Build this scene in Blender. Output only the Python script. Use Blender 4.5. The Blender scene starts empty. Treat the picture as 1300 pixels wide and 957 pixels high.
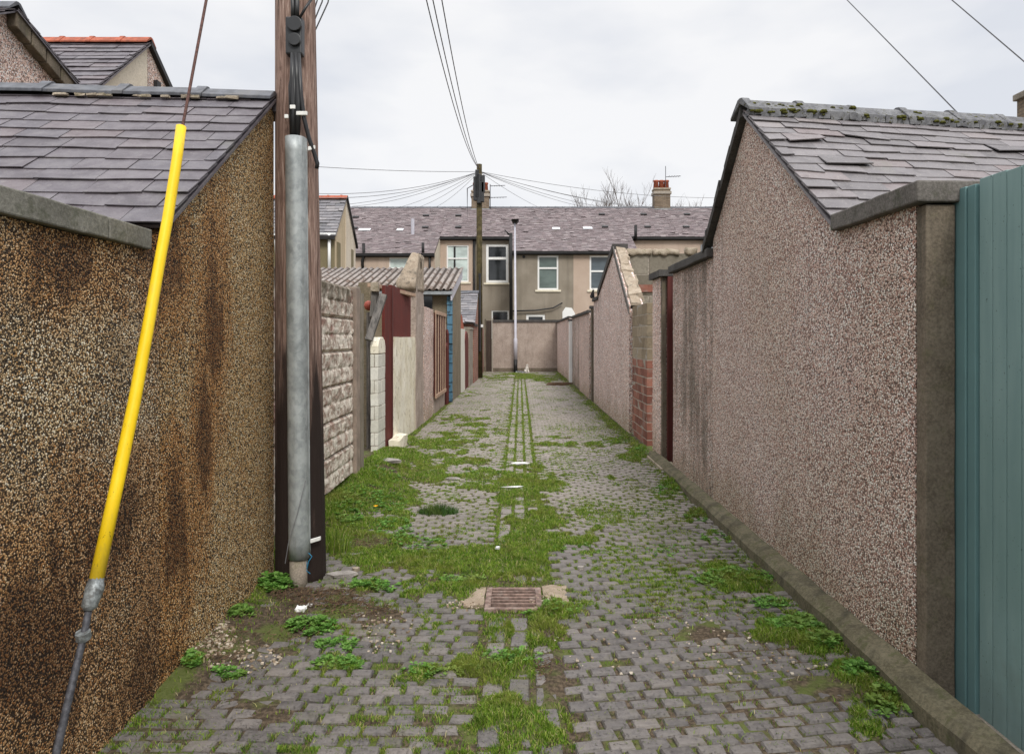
import bpy, math, random
import numpy as np
from mathutils import Vector, noise as mn
random.seed(7); rng = np.random.default_rng(7)
F = 867.0; H = 1.5; VX = 660.0; VY = 429.0
def px(x, Y): return (x-VX)*Y/F
def pz(y, Y): return H+(VY-y)*Y/F
def P(x, y, Y): return (px(x, Y), Y, pz(y, Y))
U = random.uniform
scene = bpy.context.scene
col = scene.collection

# ------------------------------------------------------------------ materials
class NT:
    def __init__(s, name):
        s.m = bpy.data.materials.new(name); s.m.use_nodes = True
        s.t = s.m.node_tree; s.n = s.t.nodes; s.l = s.t.links
        s.b = s.n['Principled BSDF']; s.out = s.n['Material Output']
        s.b.inputs['Roughness'].default_value = .85
        s.b.inputs['Specular IOR Level'].default_value = .3
        s.geo = s.n.new('ShaderNodeNewGeometry')
        s.pos = s.geo.outputs['Position']; s.isl = s.geo.outputs['Random Per Island']
    def lk(s, a, i):
        if isinstance(a, bpy.types.NodeSocket): s.l.new(a, i)
        else:
            if isinstance(a, (tuple, list)) and len(a) == 3 and i.type == 'RGBA': a = (*a, 1)
            i.default_value = a
    def map(s, v, scale=(1, 1, 1), loc=(0, 0, 0), rot=(0, 0, 0)):
        n = s.n.new('ShaderNodeMapping'); s.lk(v, n.inputs[0]); n.inputs['Scale'].default_value = scale
        n.inputs['Location'].default_value = loc; n.inputs['Rotation'].default_value = rot
        return n.outputs[0]
    def noise(s, v, sc, det=4, rough=.55, dist=0):
        n = s.n.new('ShaderNodeTexNoise'); s.lk(v, n.inputs['Vector'])
        for k, x in (('Scale', sc), ('Detail', det), ('Roughness', rough), ('Distortion', dist)): n.inputs[k].default_value = x
        return n.outputs['Fac']
    def voro(s, v, sc, feat='F1', rnd=1):
        n = s.n.new('ShaderNodeTexVoronoi'); n.feature = feat; s.lk(v, n.inputs['Vector'])
        n.inputs['Scale'].default_value = sc; n.inputs['Randomness'].default_value = rnd
        return n
    def ramp(s, f, stops, mode='LINEAR'):
        n = s.n.new('ShaderNodeValToRGB'); s.lk(f, n.inputs[0]); e = n.color_ramp.elements
        n.color_ramp.interpolation = mode
        while len(e) < len(stops): e.new(.5)
        for k, (p, c) in enumerate(stops):
            e[k].position = p; e[k].color = (*c, 1) if isinstance(c, (tuple, list)) else (c, c, c, 1)
        return n.outputs[0]
    def mix(s, f, a, b, mode='MIX'):
        n = s.n.new('ShaderNodeMix'); n.data_type = 'RGBA'; n.blend_type = mode
        s.lk(f, n.inputs[0]); s.lk(a, n.inputs[6]); s.lk(b, n.inputs[7]); return n.outputs[2]
    def math(s, op, a, b=0, c=0, clamp=False):
        n = s.n.new('ShaderNodeMath'); n.operation = op; n.use_clamp = clamp
        s.lk(a, n.inputs[0]); s.lk(b, n.inputs[1]); s.lk(c, n.inputs[2]); return n.outputs[0]
    def sep(s, v):
        n = s.n.new('ShaderNodeSeparateXYZ'); s.lk(v, n.inputs[0]); return n.outputs
    def sepc(s, v):
        n = s.n.new('ShaderNodeSeparateColor'); s.lk(v, n.inputs[0]); return n.outputs
    def bump(s, h, strength=.5, dist=.01, normal=None):
        n = s.n.new('ShaderNodeBump'); s.lk(h, n.inputs['Height']); n.inputs['Strength'].default_value = strength
        n.inputs['Distance'].default_value = dist
        if normal is not None: s.l.new(normal, n.inputs['Normal'])
        s.l.new(n.outputs[0], s.b.inputs['Normal']); return n.outputs[0]
    def base(s, c): s.lk(c, s.b.inputs['Base Color']); return s
    def rough(s, r): s.lk(r, s.b.inputs['Roughness']); return s
    def smooth(s, v, lo, hi):
        n = s.n.new('ShaderNodeMapRange'); n.interpolation_type = 'SMOOTHSTEP'
        s.lk(v, n.inputs[0]); n.inputs[1].default_value = lo; n.inputs[2].default_value = hi
        return n.outputs[0]

def pebble(name, stones, gap, scale=120, stain=(.05, .035, .02), amt=.5, streak=1.0, bump=.9, hue=None):
    t = NT(name)
    dv = t.n.new('ShaderNodeTexNoise'); t.lk(t.pos, dv.inputs['Vector']); dv.inputs['Scale'].default_value = scale*.8; dv.inputs['Detail'].default_value = 2
    va = t.n.new('ShaderNodeVectorMath'); va.operation = 'MULTIPLY_ADD'; t.l.new(dv.outputs['Color'], va.inputs[0]); va.inputs[1].default_value = (.9/scale,)*3; t.lk(t.pos, va.inputs[2])
    v1 = t.voro(va.outputs[0], scale); c = t.sepc(v1.outputs['Color'])
    st = t.ramp(c[0], stones, 'CONSTANT')
    v2 = t.voro(t.pos, scale*2.3); c2 = t.sepc(v2.outputs['Color'])
    st = t.mix(t.math('MULTIPLY', c2[1], .35), st, t.ramp(c2[0], stones, 'CONSTANT'))
    g = t.smooth(v1.outputs['Distance'], .48, .8)
    colr = t.mix(g, st, gap)
    big = t.noise(t.pos, 1.1, 5, .6)
    mid = t.noise(t.pos, 6, 5, .65)
    strk = t.noise(t.map(t.pos, (5, 5, .45)), 1.0, 5, .6, .4)
    s = t.math('MULTIPLY_ADD', big, .6, t.math('MULTIPLY', strk, .6*streak))
    s = t.math('MULTIPLY_ADD', mid, .35, s)
    mk = t.smooth(s, .72, 1.02)
    colr = t.mix(t.math('MULTIPLY', mk, amt), colr, stain, 'MIX')
    if hue:  # patches of other tint
        h = t.smooth(t.noise(t.map(t.pos, (1, 1, .7), (3, 7, 1)), .9, 3), .4, .62)
        colr = t.mix(t.math('MULTIPLY', h, hue[1]), colr, t.mix(1, colr, hue[0], 'MULTIPLY'))
    px_, py_, pz_ = t.sep(t.pos)
    dn_ = t.noise(t.map(t.pos, (2.5, 2.5, 1.2)), 1, 5, .65)
    foot = t.smooth(t.math('MULTIPLY_ADD', dn_, 1.1, t.math('MULTIPLY', pz_, -1)), .02, .45)
    colr = t.mix(t.math('MULTIPLY', foot, .45), colr, t.mix(1, colr, (.50, .50, .34), 'MULTIPLY'))
    st2 = t.smooth(t.noise(t.map(t.pos, (11, 11, .5), (2, 2, 0)), 1, 4, .6), .56, .70)
    top = t.smooth(pz_, 1.2, 2.2)
    colr = t.mix(t.math('MULTIPLY', t.math('MULTIPLY', st2, top), .45), colr, t.mix(1, colr, (.45, .43, .40), 'MULTIPLY'))
    t.base(colr).rough(.8)
    t.bump(t.math('SUBTRACT', 1, v1.outputs['Distance']), bump, .008)
    return t
STN = [(0, (.035, .024, .02)), (.12, (.60, .40, .33)), (.32, (.78, .57, .48)), (.50, (.21, .12, .095)), (.57, (.82, .66, .57)), (.72, (1, .96, .90)), (.90, (.52, .26, .20))]
m_peb_r = pebble('pink_pebbledash', STN, (.20, .135, .11), 112, (.20, .155, .12), .35, .8, 1.2, ((.86, .84, .74), .35)).m
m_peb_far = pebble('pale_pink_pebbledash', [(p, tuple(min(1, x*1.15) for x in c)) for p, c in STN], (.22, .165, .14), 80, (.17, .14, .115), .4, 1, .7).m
m_peb_str = pebble('streaked_pebbledash', STN, (.12, .09, .075), 105, (.07, .06, .04), .7, 1.2, .9).m
# left yard wall: brown, wet stains
def left_wall(name, dark, gold):
    t = NT(name)
    dv = t.n.new('ShaderNodeTexNoise'); t.lk(t.pos, dv.inputs['Vector']); dv.inputs['Scale'].default_value = 110; dv.inputs['Detail'].default_value = 2
    va = t.n.new('ShaderNodeVectorMath'); va.operation = 'MULTIPLY_ADD'; t.l.new(dv.outputs['Color'], va.inputs[0]); va.inputs[1].default_value = (.007,)*3; t.lk(t.pos, va.inputs[2])
    v1 = t.voro(va.outputs[0], 150); c = t.sepc(v1.outputs['Color'])
    st = t.ramp(c[0], gold, 'CONSTANT')
    g = t.smooth(v1.outputs['Distance'], .40, .70)
    colr = t.mix(g, st, (.045, .03, .018))
    x, y, z = t.sep(t.pos)
    def blob(cy, cz, ry, rz):
        a = t.math('MULTIPLY', t.math('SUBTRACT', y, cy), 1/ry); b = t.math('MULTIPLY', t.math('SUBTRACT', z, cz), 1/rz)
        return t.math('SUBTRACT', 1, t.math('SQRT', t.math('ADD', t.math('MULTIPLY', a, a), t.math('MULTIPLY', b, b))))
    bl = None
    for q in ((2.15, .45, .75, .55), (3.30, 1.0, .16, .50), (3.08, .55, .28, .55), (2.55, .75, .35, .45), (2.9, 1.9, .25, .5), (2.35, 1.75, .5, .22), (2.75, .1, .3, .5), (3.45, 1.6, .2, .7), (3.0, .1, .2, .3)):
        d_ = blob(*q); bl = d_ if bl is None else t.math('MAXIMUM', bl, d_)
    strk = t.noise(t.map(t.pos, (6, 6, 1.1), (0, .4, 0)), 1.0, 5, .68, .6)
    big = t.noise(t.map(t.pos, (1, 1, .8), (0, 5.3, 0)), 1.25, 4, .6)
    mid = t.noise(t.pos, 9, 4, .7)
    s = t.math('MULTIPLY_ADD', big, .55, t.math('MULTIPLY', strk, .65))
    s = t.math('MULTIPLY_ADD', mid, .25, s)
    s = t.math('MULTIPLY_ADD', t.math('MAXIMUM', bl, -.35), .34, s)
    k1 = t.smooth(s, dark[0], dark[0]+.22)
    rust = t.mix(1, colr, (.76, .50, .27), 'MULTIPLY')
    colr = t.mix(t.math('MULTIPLY', k1, .7), colr, rust)
    k2 = t.smooth(s, dark[1], dark[1]+.14)
    colr = t.mix(t.math('MULTIPLY', k2, .72), colr, t.mix(1, colr, (.22, .14, .08), 'MULTIPLY'))
    t.base(colr).rough(.75)
    t.bump(t.math('SUBTRACT', 1, v1.outputs['Distance']), 1.0, .009)
    return t.m
GOLD = [(0, (.05, .03, .015)), (.11, (.60, .37, .14)), (.36, (.80, .54, .25)), (.54, (.20, .11, .04)), (.62, (.82, .58, .30)), (.80, (1, .88, .62)), (.92, (.56, .27, .08))]
GREY = [(0, (.05, .036, .026)), (.13, (.46, .31, .16)), (.36, (.66, .47, .27)), (.52, (.11, .07, .035)), (.62, (.80, .62, .38)), (.79, (1, .90, .70)), (.92, (.52, .28, .10))]
m_left_yard = left_wall('brown_stained_pebbledash', (.64, .86), GREY)
m_left_out = left_wall('golden_stained_pebbledash', (.62, .86), GOLD)

def concrete(name, c1, c2, sc=6, moss=None, mossamt=.5, dark=(.05, .045, .035), streak=.5, bump=.4):
    t = NT(name)
    a = t.noise(t.pos, sc, 6, .65); b = t.noise(t.pos, sc*14, 3, .7)
    colr = t.mix(t.smooth(a, .3, .7), c1, c2)
    colr = t.mix(t.math('MULTIPLY', t.smooth(b, .45, .75), .45), colr, tuple(x*1.6 for x in c2))
    colr = t.mix(t.math('MULTIPLY', t.smooth(b, .52, .3), .4), colr, tuple(x*.45 for x in c1))
    s = t.noise(t.map(t.pos, (7, 7, .7)), 1, 5, .6, .3)
    colr = t.mix(t.math('MULTIPLY', t.smooth(s, .48, .7), streak), colr, dark)
    if moss:
        mm = t.smooth(t.noise(t.pos, 11, 5, .7), .52, .66)
        colr = t.mix(t.math('MULTIPLY', mm, mossamt), colr, moss)
    t.base(colr).rough(.9); t.bump(b, bump, .006)
    return t.m
m_conc = concrete('weathered_concrete', (.24, .20, .155), (.33, .285, .235), moss=(.12, .12, .05), mossamt=.35)
m_conc_dark = concrete('dark_mossy_concrete', (.12, .095, .068), (.19, .155, .115), moss=(.10, .10, .04), mossamt=.3, streak=.6)
m_coping = concrete('dark_coping_concrete', (.10, .09, .08), (.17, .155, .14), moss=(.05, .055, .03), mossamt=.6, streak=.3)
m_coping_g = concrete('greenish_coping_concrete', (.15, .145, .12), (.22, .21, .18), moss=(.07, .075, .045), mossamt=.5, streak=.3)
m_coping_far = concrete('charcoal_coping', (.05, .045, .042), (.085, .08, .075), streak=.2)
m_plinth = concrete('mossy_kerb_concrete', (.095, .082, .048), (.16, .14, .09), 5, moss=(.07, .08, .025), mossamt=.6, dark=(.03, .028, .02), streak=.6)
m_block = concrete('grey_block_concrete', (.20, .175, .14), (.32, .285, .235), 3, moss=(.09, .08, .05), mossamt=.3, streak=.35)
m_stone = concrete('rough_buff_stone', (.28, .22, .16), (.42, .35, .27), 7, moss=(.10, .09, .07), mossamt=.7, streak=.3, bump=1)
m_mortar = concrete('crumbling_mortar', (.26, .21, .15), (.42, .36, .28), 9, moss=(.11, .10, .04), mossamt=.5, streak=.1, bump=1)
m_endwall = concrete('brown_end_wall_render', (.30, .24, .20), (.40, .33, .28), 3, streak=.25, dark=(.12, .09, .075))
m_brownwall = concrete('plain_brown_render', (.16, .13, .085), (.22, .18, .125), 3, moss=(.11, .11, .05), mossamt=.3, streak=.35)

def house_render(name, c1, c2, dark):
    t = NT(name)
    a = t.noise(t.pos, .8, 5, .6); s = t.noise(t.map(t.pos, (2.2, 2.2, .16)), 1, 5, .65, .3)
    n = t.noise(t.pos, 30, 3, .7)
    c = t.mix(t.smooth(a, .35, .7), c1, c2)
    c = t.mix(t.math('MULTIPLY', t.smooth(s, .5, .72), .4), c, dark)
    c = t.mix(t.math('MULTIPLY', t.smooth(n, .4, .7), .3), c, tuple(x*.6 for x in c1))
    t.base(c).rough(.9); t.bump(n, .4, .02); return t.m
m_hs_pink = house_render('pinkish_house_render', (.46, .355, .28), (.53, .42, .34), (.30, .225, .17))
m_hs_brown = house_render('brown_house_render', (.24, .205, .16), (.32, .28, .225), (.13, .11, .08))
m_hs_cream = house_render('cream_house_render', (.62, .54, .43), (.72, .64, .52), (.45, .36, .25))
m_hs_beige = house_render('beige_house_render', (.52, .42, .28), (.60, .49, .34), (.30, .24, .15))
m_hs_olive = house_render('olive_house_render', (.19, .16, .09), (.25, .21, .13), (.10, .085, .05))

def slate(name, stops, lichen=.25, sc=1.0, rg=.42):
    t = NT(name)
    c = t.ramp(t.isl, stops)
    n = t.noise(t.map(t.pos, (1, 1, 1)), 9*sc, 6, .7); f = t.noise(t.pos, 60*sc, 3, .7)
    c = t.mix(t.math('MULTIPLY', t.smooth(n, .40, .68), .45), c, (.19, .175, .18))
    c = t.mix(t.math('MULTIPLY', t.smooth(n, .5, .3), .5), c, (.06, .052, .055))
    c = t.mix(t.math('MULTIPLY', t.smooth(f, .59, .66), lichen), c, (.42, .40, .34))
    g = t.smooth(t.noise(t.pos, 2.2, 4, .6), .6, .72)
    c = t.mix(t.math('MULTIPLY', g, .25), c, (.12, .12, .07))
    t.base(c).rough(t.math('MULTIPLY_ADD', f, .3, rg)); t.b.inputs['Specular IOR Level'].default_value = .5
    t.bump(t.math('ADD', n, t.math('MULTIPLY', f, .4)), .35, .006); return t.m
m_slate_l = slate('purple_grey_slate', [(0, (.07, .058, .067)), (.3, (.10, .083, .094)), (.6, (.085, .075, .088)), (.85, (.13, .108, .118)), (1, (.115, .086, .09))], .15)
m_slate_r = slate('lichened_grey_slate', [(0, (.105, .094, .096)), (.4, (.15, .135, .138)), (.75, (.185, .166, .169)), (.92, (.17, .132, .13)), (1, (.24, .22, .216))], .35)
m_slate_f = slate('far_slate', [(0, (.11, .082, .082)), (.3, (.20, .15, .152)), (.6, (.15, .115, .115)), (.85, (.25, .195, .195)), (1, (.29, .245, .24))], .12, .3, .6)
m_slate_b = slate('blue_grey_slate', [(0, (.10, .10, .11)), (.4, (.16, .155, .165)), (.7, (.20, .19, .20)), (1, (.25, .235, .235))], .2, .5)

def simple(name, c, r=.6, var=.25, sc=8, bump=.2, spec=.3, metal=0, dirt=None, dirtamt=.5, dsc=(3, 3, .6)):
    t = NT(name); n = t.noise(t.pos, sc, 5, .65)
    k = t.mix(t.math('MULTIPLY', t.smooth(n, .35, .7), 1.0), tuple(x*(1-var) for x in c), tuple(min(1, x*(1+var)) for x in c))
    if dirt:
        d = t.smooth(t.noise(t.map(t.pos, dsc), 2.4, 6, .7), .5, .66)
        k = t.mix(t.math('MULTIPLY', d, dirtamt), k, dirt)
    t.base(k).rough(r); t.b.inputs['Specular IOR Level'].default_value = spec; t.b.inputs['Metallic'].default_value = metal
    if bump: t.bump(n, bump, .004)
    return t.m
m_ridge_l = simple('blue_black_ridge_clay', (.085, .088, .10), .5, .35, 14, .4, dirt=(.16, .15, .14), dirtamt=.4)
m_ridge_red = simple('red_clay', (.36, .10, .055), .8, .25, 10, .4, dirt=(.12, .05, .035), dirtamt=.5)
m_moss = simple('moss', (.075, .075, .018), .95, .6, 60, 1, .1)
def ridge_moss():
    t = NT('mossy_ridge_clay'); n = t.noise(t.pos, 12, 6, .7); v = t.noise(t.pos, 34, 4, .7)
    c = t.mix(t.smooth(n, .35, .65), (.10, .10, .108), (.19, .19, .195))
    c = t.mix(t.smooth(v, .56, .64), c, (.05, .048, .02))
    c = t.mix(t.smooth(v, .66, .72), c, (.24, .21, .12))
    t.base(c).rough(.85); t.bump(v, .6, .01); return t.m
m_ridge_r = ridge_moss()
m_black = simple('black_plastic', (.022, .023, .025), .45, .3, 5, 0, .5)
m_blackpaint = simple('black_paint', (.018, .017, .017), .5, .3, 5, .1)
m_cable = simple('black_cable_sheath', (.012, .012, .013), .4, .2, 5, 0, .5)
m_wire = simple('grey_wire', (.20, .20, .21), .6, .2, 5, 0)
m_rustwire = simple('rusty_wire_strand', (.10, .045, .035), .7, .4, 90, .3)
m_white = simple('white_upvc', (.80, .80, .78), .4, .03, 5, 0, .5)
m_cream = simple('cream_sill_paint', (.72, .66, .52), .7, .08, 5, 0)
m_lamp = simple('pale_lamp_paint', (.48, .47, .52), .5, .08, 3, 0, .5)
m_tealdark = simple('teal_frame_paint', (.13, .235, .235), .5, .06, 3, .1, .4)
def teal():
    t = NT('teal_board_paint'); n = t.noise(t.map(t.pos, (1, 1, .12)), 22, 4, .6); d = t.noise(t.pos, 90, 2, .5)
    g = t.noise(t.pos, 1.3, 3, .5)
    c = t.mix(t.smooth(n, .3, .7), (.20, .305, .295), (.235, .345, .33))
    c = t.mix(t.math('MULTIPLY', t.smooth(g, .4, .65), .35), c, (.13, .22, .20))
    c = t.mix(t.math('MULTIPLY', t.smooth(d, .70, .74), .7), c, (.035, .055, .05))
    c = t.mix(t.math('MULTIPLY', t.isl, .22), c, (.08, .15, .155))
    zz = t.sep(t.pos)[2]; sp = t.smooth(t.math('MULTIPLY_ADD', t.noise(t.pos, 9, 5, .7), .9, t.math('MULTIPLY', zz, -1)), .0, .45)
    c = t.mix(t.math('MULTIPLY', sp, .28), c, (.12, .14, .11))
    t.base(c).rough(.5); t.bump(n, .15, .003); return t.m
m_teal = teal()
def yellowm():
    t = NT('yellow_plastic'); n = t.noise(t.map(t.pos, (1, 1, .3)), 12, 5, .7); f = t.noise(t.map(t.pos, (60, 60, 9)), 1, 5, .8)
    c = t.mix(t.smooth(n, .3, .7), (.80, .52, .004), (.90, .63, .02)); c = t.mix(t.math('MULTIPLY', t.smooth(n, .52, .66), .35), c, (.42, .30, .06))
    x, y, z = t.sep(t.pos); low = t.smooth(z, 1.5, 1.0)
    c = t.mix(t.math('MULTIPLY', t.smooth(f, .63, .67), t.math('MULTIPLY_ADD', low, .6, .3)), c, (.05, .04, .025))
    t.base(c).rough(.5); return t.m
m_yellow = yellowm()
m_galv = None
def galv():
    t = NT('galvanised_steel'); v = t.voro(t.map(t.pos, (1, 1, .6)), 45); n = t.noise(t.pos, 7, 5, .7)
    c = t.mix(t.smooth(n, .3, .7), (.21, .235, .235), (.40, .43, .425))
    c = t.mix(.18, c, t.ramp(t.sepc(v.outputs['Color'])[0], [(0, .18), (1, .6)]))
    s = t.smooth(t.noise(t.map(t.pos, (14, 14, .8)), 1.5, 5, .7), .55, .7)
    c = t.mix(t.math('MULTIPLY', s, .4), c, (.14, .14, .12))
    t.base(c).rough(t.math('MULTIPLY_ADD', n, .4, .3)); t.b.inputs['Metallic'].default_value = .35; t.bump(n, .15, .003); return t.m
m_galv = galv()
m_forged = simple('dull_zinc_forging', (.26, .28, .28), .5, .5, 40, .5, .5, .3, dirt=(.07, .06, .05), dirtamt=.6, dsc=(20, 20, 20))
m_rod = simple('grey_steel_rod', (.085, .085, .095), .6, .4, 60, .4, .4, .3)
m_band = simple('white_clip_nylon', (.75, .74, .70), .5, .1, 20, 0)
def polewood(name, cols, creo):
    t = NT(name); x, y, z = t.sep(t.pos)
    g = t.noise(t.map(t.pos, (55, 55, 3.2)), 1, 6, .75, 1.2); g2 = t.noise(t.map(t.pos, (9, 9, 1.2)), 1, 5, .6, .4)
    c = t.ramp(g, [(.32, cols[0]), (.44, cols[1]), (.55, cols[2]), (.68, cols[3])])
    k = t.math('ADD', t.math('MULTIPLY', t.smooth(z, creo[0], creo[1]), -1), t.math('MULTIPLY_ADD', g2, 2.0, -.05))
    cr_ = t.smooth(t.noise(t.map(t.pos, (60, 60, 1.6), (5, 1, 0)), 1, 4, .6, .8), .60, .68)
    c = t.mix(t.math('MULTIPLY', cr_, .85), c, (.03, .018, .014))
    c = t.mix(t.smooth(k, .15, .75), c, (.022, .013, .010))  # creosote stain toward the foot, with the shadow there painted in too
    t.base(c).rough(.8); t.bump(t.math('ADD', g, g2), .8, .01); return t.m
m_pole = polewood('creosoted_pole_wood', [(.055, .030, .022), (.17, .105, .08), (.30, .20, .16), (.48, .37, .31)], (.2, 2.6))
m_pole_far = simple('mossy_pole_wood', (.075, .06, .028), .9, .4, 6, .4, .2, dirt=(.035, .028, .018), dirtamt=.7)
def wood(name, c1, c2, sc=30, dirt=None, amt=.5, r=.75, ax=(1, 1, .06)):
    t = NT(name); g = t.noise(t.map(t.pos, ax), sc, 5, .65, .3)
    c = t.mix(t.smooth(g, .3, .7), c1, c2)
    c = t.mix(t.math('MULTIPLY', t.isl, .3), c, tuple(x*.6 for x in c1))
    if dirt: c = t.mix(t.math('MULTIPLY', t.smooth(t.noise(t.pos, 6, 6, .7), .5, .65), amt), c, dirt)
    t.base(c).rough(r); t.bump(g, .4, .005); return t.m
m_red = wood('dark_red_boards', (.10, .016, .012), (.155, .03, .022), dirt=(.07, .03, .025), amt=.4)
m_redframe = wood('oxblood_frame_paint', (.07, .016, .013), (.115, .03, .024))
m_greywood = wood('weathered_grey_timber', (.07, .065, .06), (.22, .20, .18), dirt=(.03, .03, .028))
m_tan = wood('tan_battens', (.36, .235, .16), (.50, .36, .26), dirt=(.22, .12, .08), amt=.4)
m_oakpost = wood('grooved_grey_post', (.20, .17, .13), (.33, .29, .24), dirt=(.10, .10, .05), amt=.4)
m_darkwood = wood('dark_stained_door', (.035, .022, .016), (.06, .04, .03))
m_blue = wood('peeling_blue_boards', (.05, .14, .21), (.13, .25, .34), 12, dirt=(.02, .035, .045), amt=.9)
def creampaint():
    t = NT('peeling_cream_paint'); n = t.noise(t.map(t.pos, (1, 1, .35)), 26, 6, .7); g = t.noise(t.pos, 2, 4, .6)
    c = t.mix(t.smooth(g, .35, .65), (.74, .68, .52), (.84, .79, .66))
    c = t.mix(t.smooth(n, .57, .63), c, (.26, .19, .11)); c = t.mix(t.math('MULTIPLY', t.smooth(t.noise(t.map(t.pos, (1, 1, .4)), 3, 5, .6), .5, .68), .5), c, (.42, .34, .20))
    t.base(c).rough(.8); t.bump(n, .6, .008); return t.m
m_creamwall = creampaint()
def brickm(name, stops, r=.85, lich=None):
    t = NT(name); c = t.ramp(t.isl, stops); n = t.noise(t.pos, 25, 5, .7); b = t.noise(t.pos, 3, 4, .6)
    c = t.mix(t.math('MULTIPLY', t.smooth(n, .4, .7), .35), c, tuple(x*.5 for x in stops[0][1]))
    if lich: c = t.mix(t.math('MULTIPLY', t.smooth(b, .55, .7), lich[1]), c, lich[0])
    t.base(c).rough(r); t.bump(n, .5, .006); return t.m
m_redbrick = brickm('dirty_red_brick', [(0, (.16, .06, .042)), (.5, (.25, .10, .07)), (1, (.34, .15, .105))], lich=((.35, .31, .27), .4))
m_blockbrick = brickm('buff_block', [(0, (.22, .17, .11)), (.5, (.30, .24, .165)), (1, (.36, .30, .22))], lich=((.09, .075, .055), .5))
m_whitebrick = brickm('white_painted_brick', [(0, (.60, .58, .50)), (1, (.74, .72, .64))], lich=((.45, .42, .33), .35))
m_mort = simple('dark_mortar', (.17, .15, .125), .95, .3, 30, .3)
m_mort_l = simple('pale_mortar', (.34, .30, .25), .95, .3, 30, .3)
def brick_tex(name, c1, c2, mortar, sc=1):
    t = NT(name); n = t.n.new('ShaderNodeTexBrick'); x, y, z = t.sep(t.pos)
    cb = t.n.new('ShaderNodeCombineXYZ'); t.l.new(t.math('ADD', x, y), cb.inputs[0]); t.l.new(z, cb.inputs[1])
    t.l.new(cb.outputs[0], n.inputs['Vector'])
    for k, v in (('Color1', c1), ('Color2', c2), ('Mortar', mortar)): n.inputs[k].default_value = (*v, 1)
    n.inputs['Scale'].default_value = 1; n.inputs['Brick Width'].default_value = .22*sc; n.inputs['Row Height'].default_value = .075*sc; n.inputs['Mortar Size'].default_value = .008*sc
    d = t.noise(t.pos, 4, 5, .6); c = t.mix(t.math('MULTIPLY', t.smooth(d, .45, .7), .5), n.outputs[0], tuple(v*.4 for v in c1))
    t.base(c).rough(.9); return t.m
m_bt_red = brick_tex('red_brick_wall', (.24, .09, .06), (.32, .14, .10), (.30, .26, .22))
m_bt_buff = brick_tex('buff_brick_stack', (.17, .125, .085), (.24, .185, .13), (.12, .10, .08))
def panelm():
    t = NT('flaking_painted_concrete'); n = t.noise(t.pos, 13, 6, .72, .5); g = t.noise(t.map(t.pos, (1, 1, 1.6)), 1.6, 4, .6); x, y, z = t.sep(t.pos)
    c = t.mix(t.smooth(n, .42, .56), (.34, .25, .20), (.66, .60, .51))
    red = t.mix(t.smooth(n, .48, .60), (.24, .105, .08), (.46, .33, .28))
    c = t.mix(t.math('MULTIPLY', t.smooth(g, .52, .64), .8), c, red)
    c = t.mix(t.smooth(t.math('MULTIPLY_ADD', t.noise(t.map(t.pos, (6, 6, 2)), 1.5, 5, .7), .8, z), 2.08, 2.45), c, (.11, .09, .06))
    t.base(c).rough(.85); t.bump(n, .7, .012); return t.m
m_panel = panelm()
m_postconc = simple('pinkish_post_concrete', (.30, .235, .19), .9, .2, 9, .4, dirt=(.16, .13, .10), dirtamt=.5)
def glass(name, c):
    t = NT(name); n = t.noise(t.map(t.pos, (1, 1, 2)), .9, 3); t.base(t.mix(t.smooth(n, .3, .7), c, tuple(x*1.7+.01 for x in c))).rough(.06); t.b.inputs['Specular IOR Level'].default_value = .6; return t.m
m_glass = glass('dark_window_glass', (.012, .014, .016)); m_glass_g = glass('grey_green_glass', (.07, .095, .085)); m_glass_c = glass('curtained_glass', (.36, .42, .40)); m_glass_b = glass('blue_grey_glass', (.05, .065, .075))
m_roofl = simple('rooflight_glass', (.60, .62, .64), .2, .05, 5, 0, .8)
m_lead = simple('lead_flashing', (.27, .29, .30), .5, .2, 6, .2)
m_corr = None
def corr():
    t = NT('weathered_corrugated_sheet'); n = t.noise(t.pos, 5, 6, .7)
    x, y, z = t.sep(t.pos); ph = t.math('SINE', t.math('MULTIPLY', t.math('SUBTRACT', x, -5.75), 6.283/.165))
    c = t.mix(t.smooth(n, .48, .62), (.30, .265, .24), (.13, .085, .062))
    c = t.mix(t.smooth(ph, .1, -.7), c, (.055, .04, .03))  # shade of the rib valleys painted into the sheet colour
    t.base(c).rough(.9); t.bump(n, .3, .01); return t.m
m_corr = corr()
def settm():
    t = NT('stone_setts'); n = t.noise(t.pos, 28, 5, .65); b = t.noise(t.pos, .9, 4, .6); x, y, z = t.sep(t.pos)
    c = t.ramp(t.isl, [(0, (.085, .075, .071)), (.35, (.12, .107, .101)), (.8, (.145, .129, .12)), (1, (.19, .166, .148))])
    c = t.mix(t.math('MULTIPLY', t.smooth(n, .4, .7), .45), c, (.20, .18, .16))
    c = t.mix(t.math('MULTIPLY', t.smooth(n, .48, .3), .5), c, (.06, .055, .055))
    k = t.smooth(t.math('MULTIPLY_ADD', b, 3.5, y), 5.5, 8.5)   # setts turn paler further along the lane
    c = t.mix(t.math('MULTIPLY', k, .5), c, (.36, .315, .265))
    g = t.smooth(t.noise(t.pos, 3.2, 5, .7), .53, .68)
    c = t.mix(t.math('MULTIPLY', g, .45), c, (.10, .095, .04))
    ch = t.smooth(t.noise(t.pos, 75, 3, .75), .60, .68)
    c = t.mix(t.math('MULTIPLY', ch, .5), c, (.055, .05, .045))
    t.base(c).rough(t.math('MULTIPLY_ADD', n, .4, .38)); t.b.inputs['Specular IOR Level'].default_value = .45; t.bump(t.math('ADD', n, t.math('MULTIPLY', ch, -.5)), .9, .009); return t.m
m_sett = settm()
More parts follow.
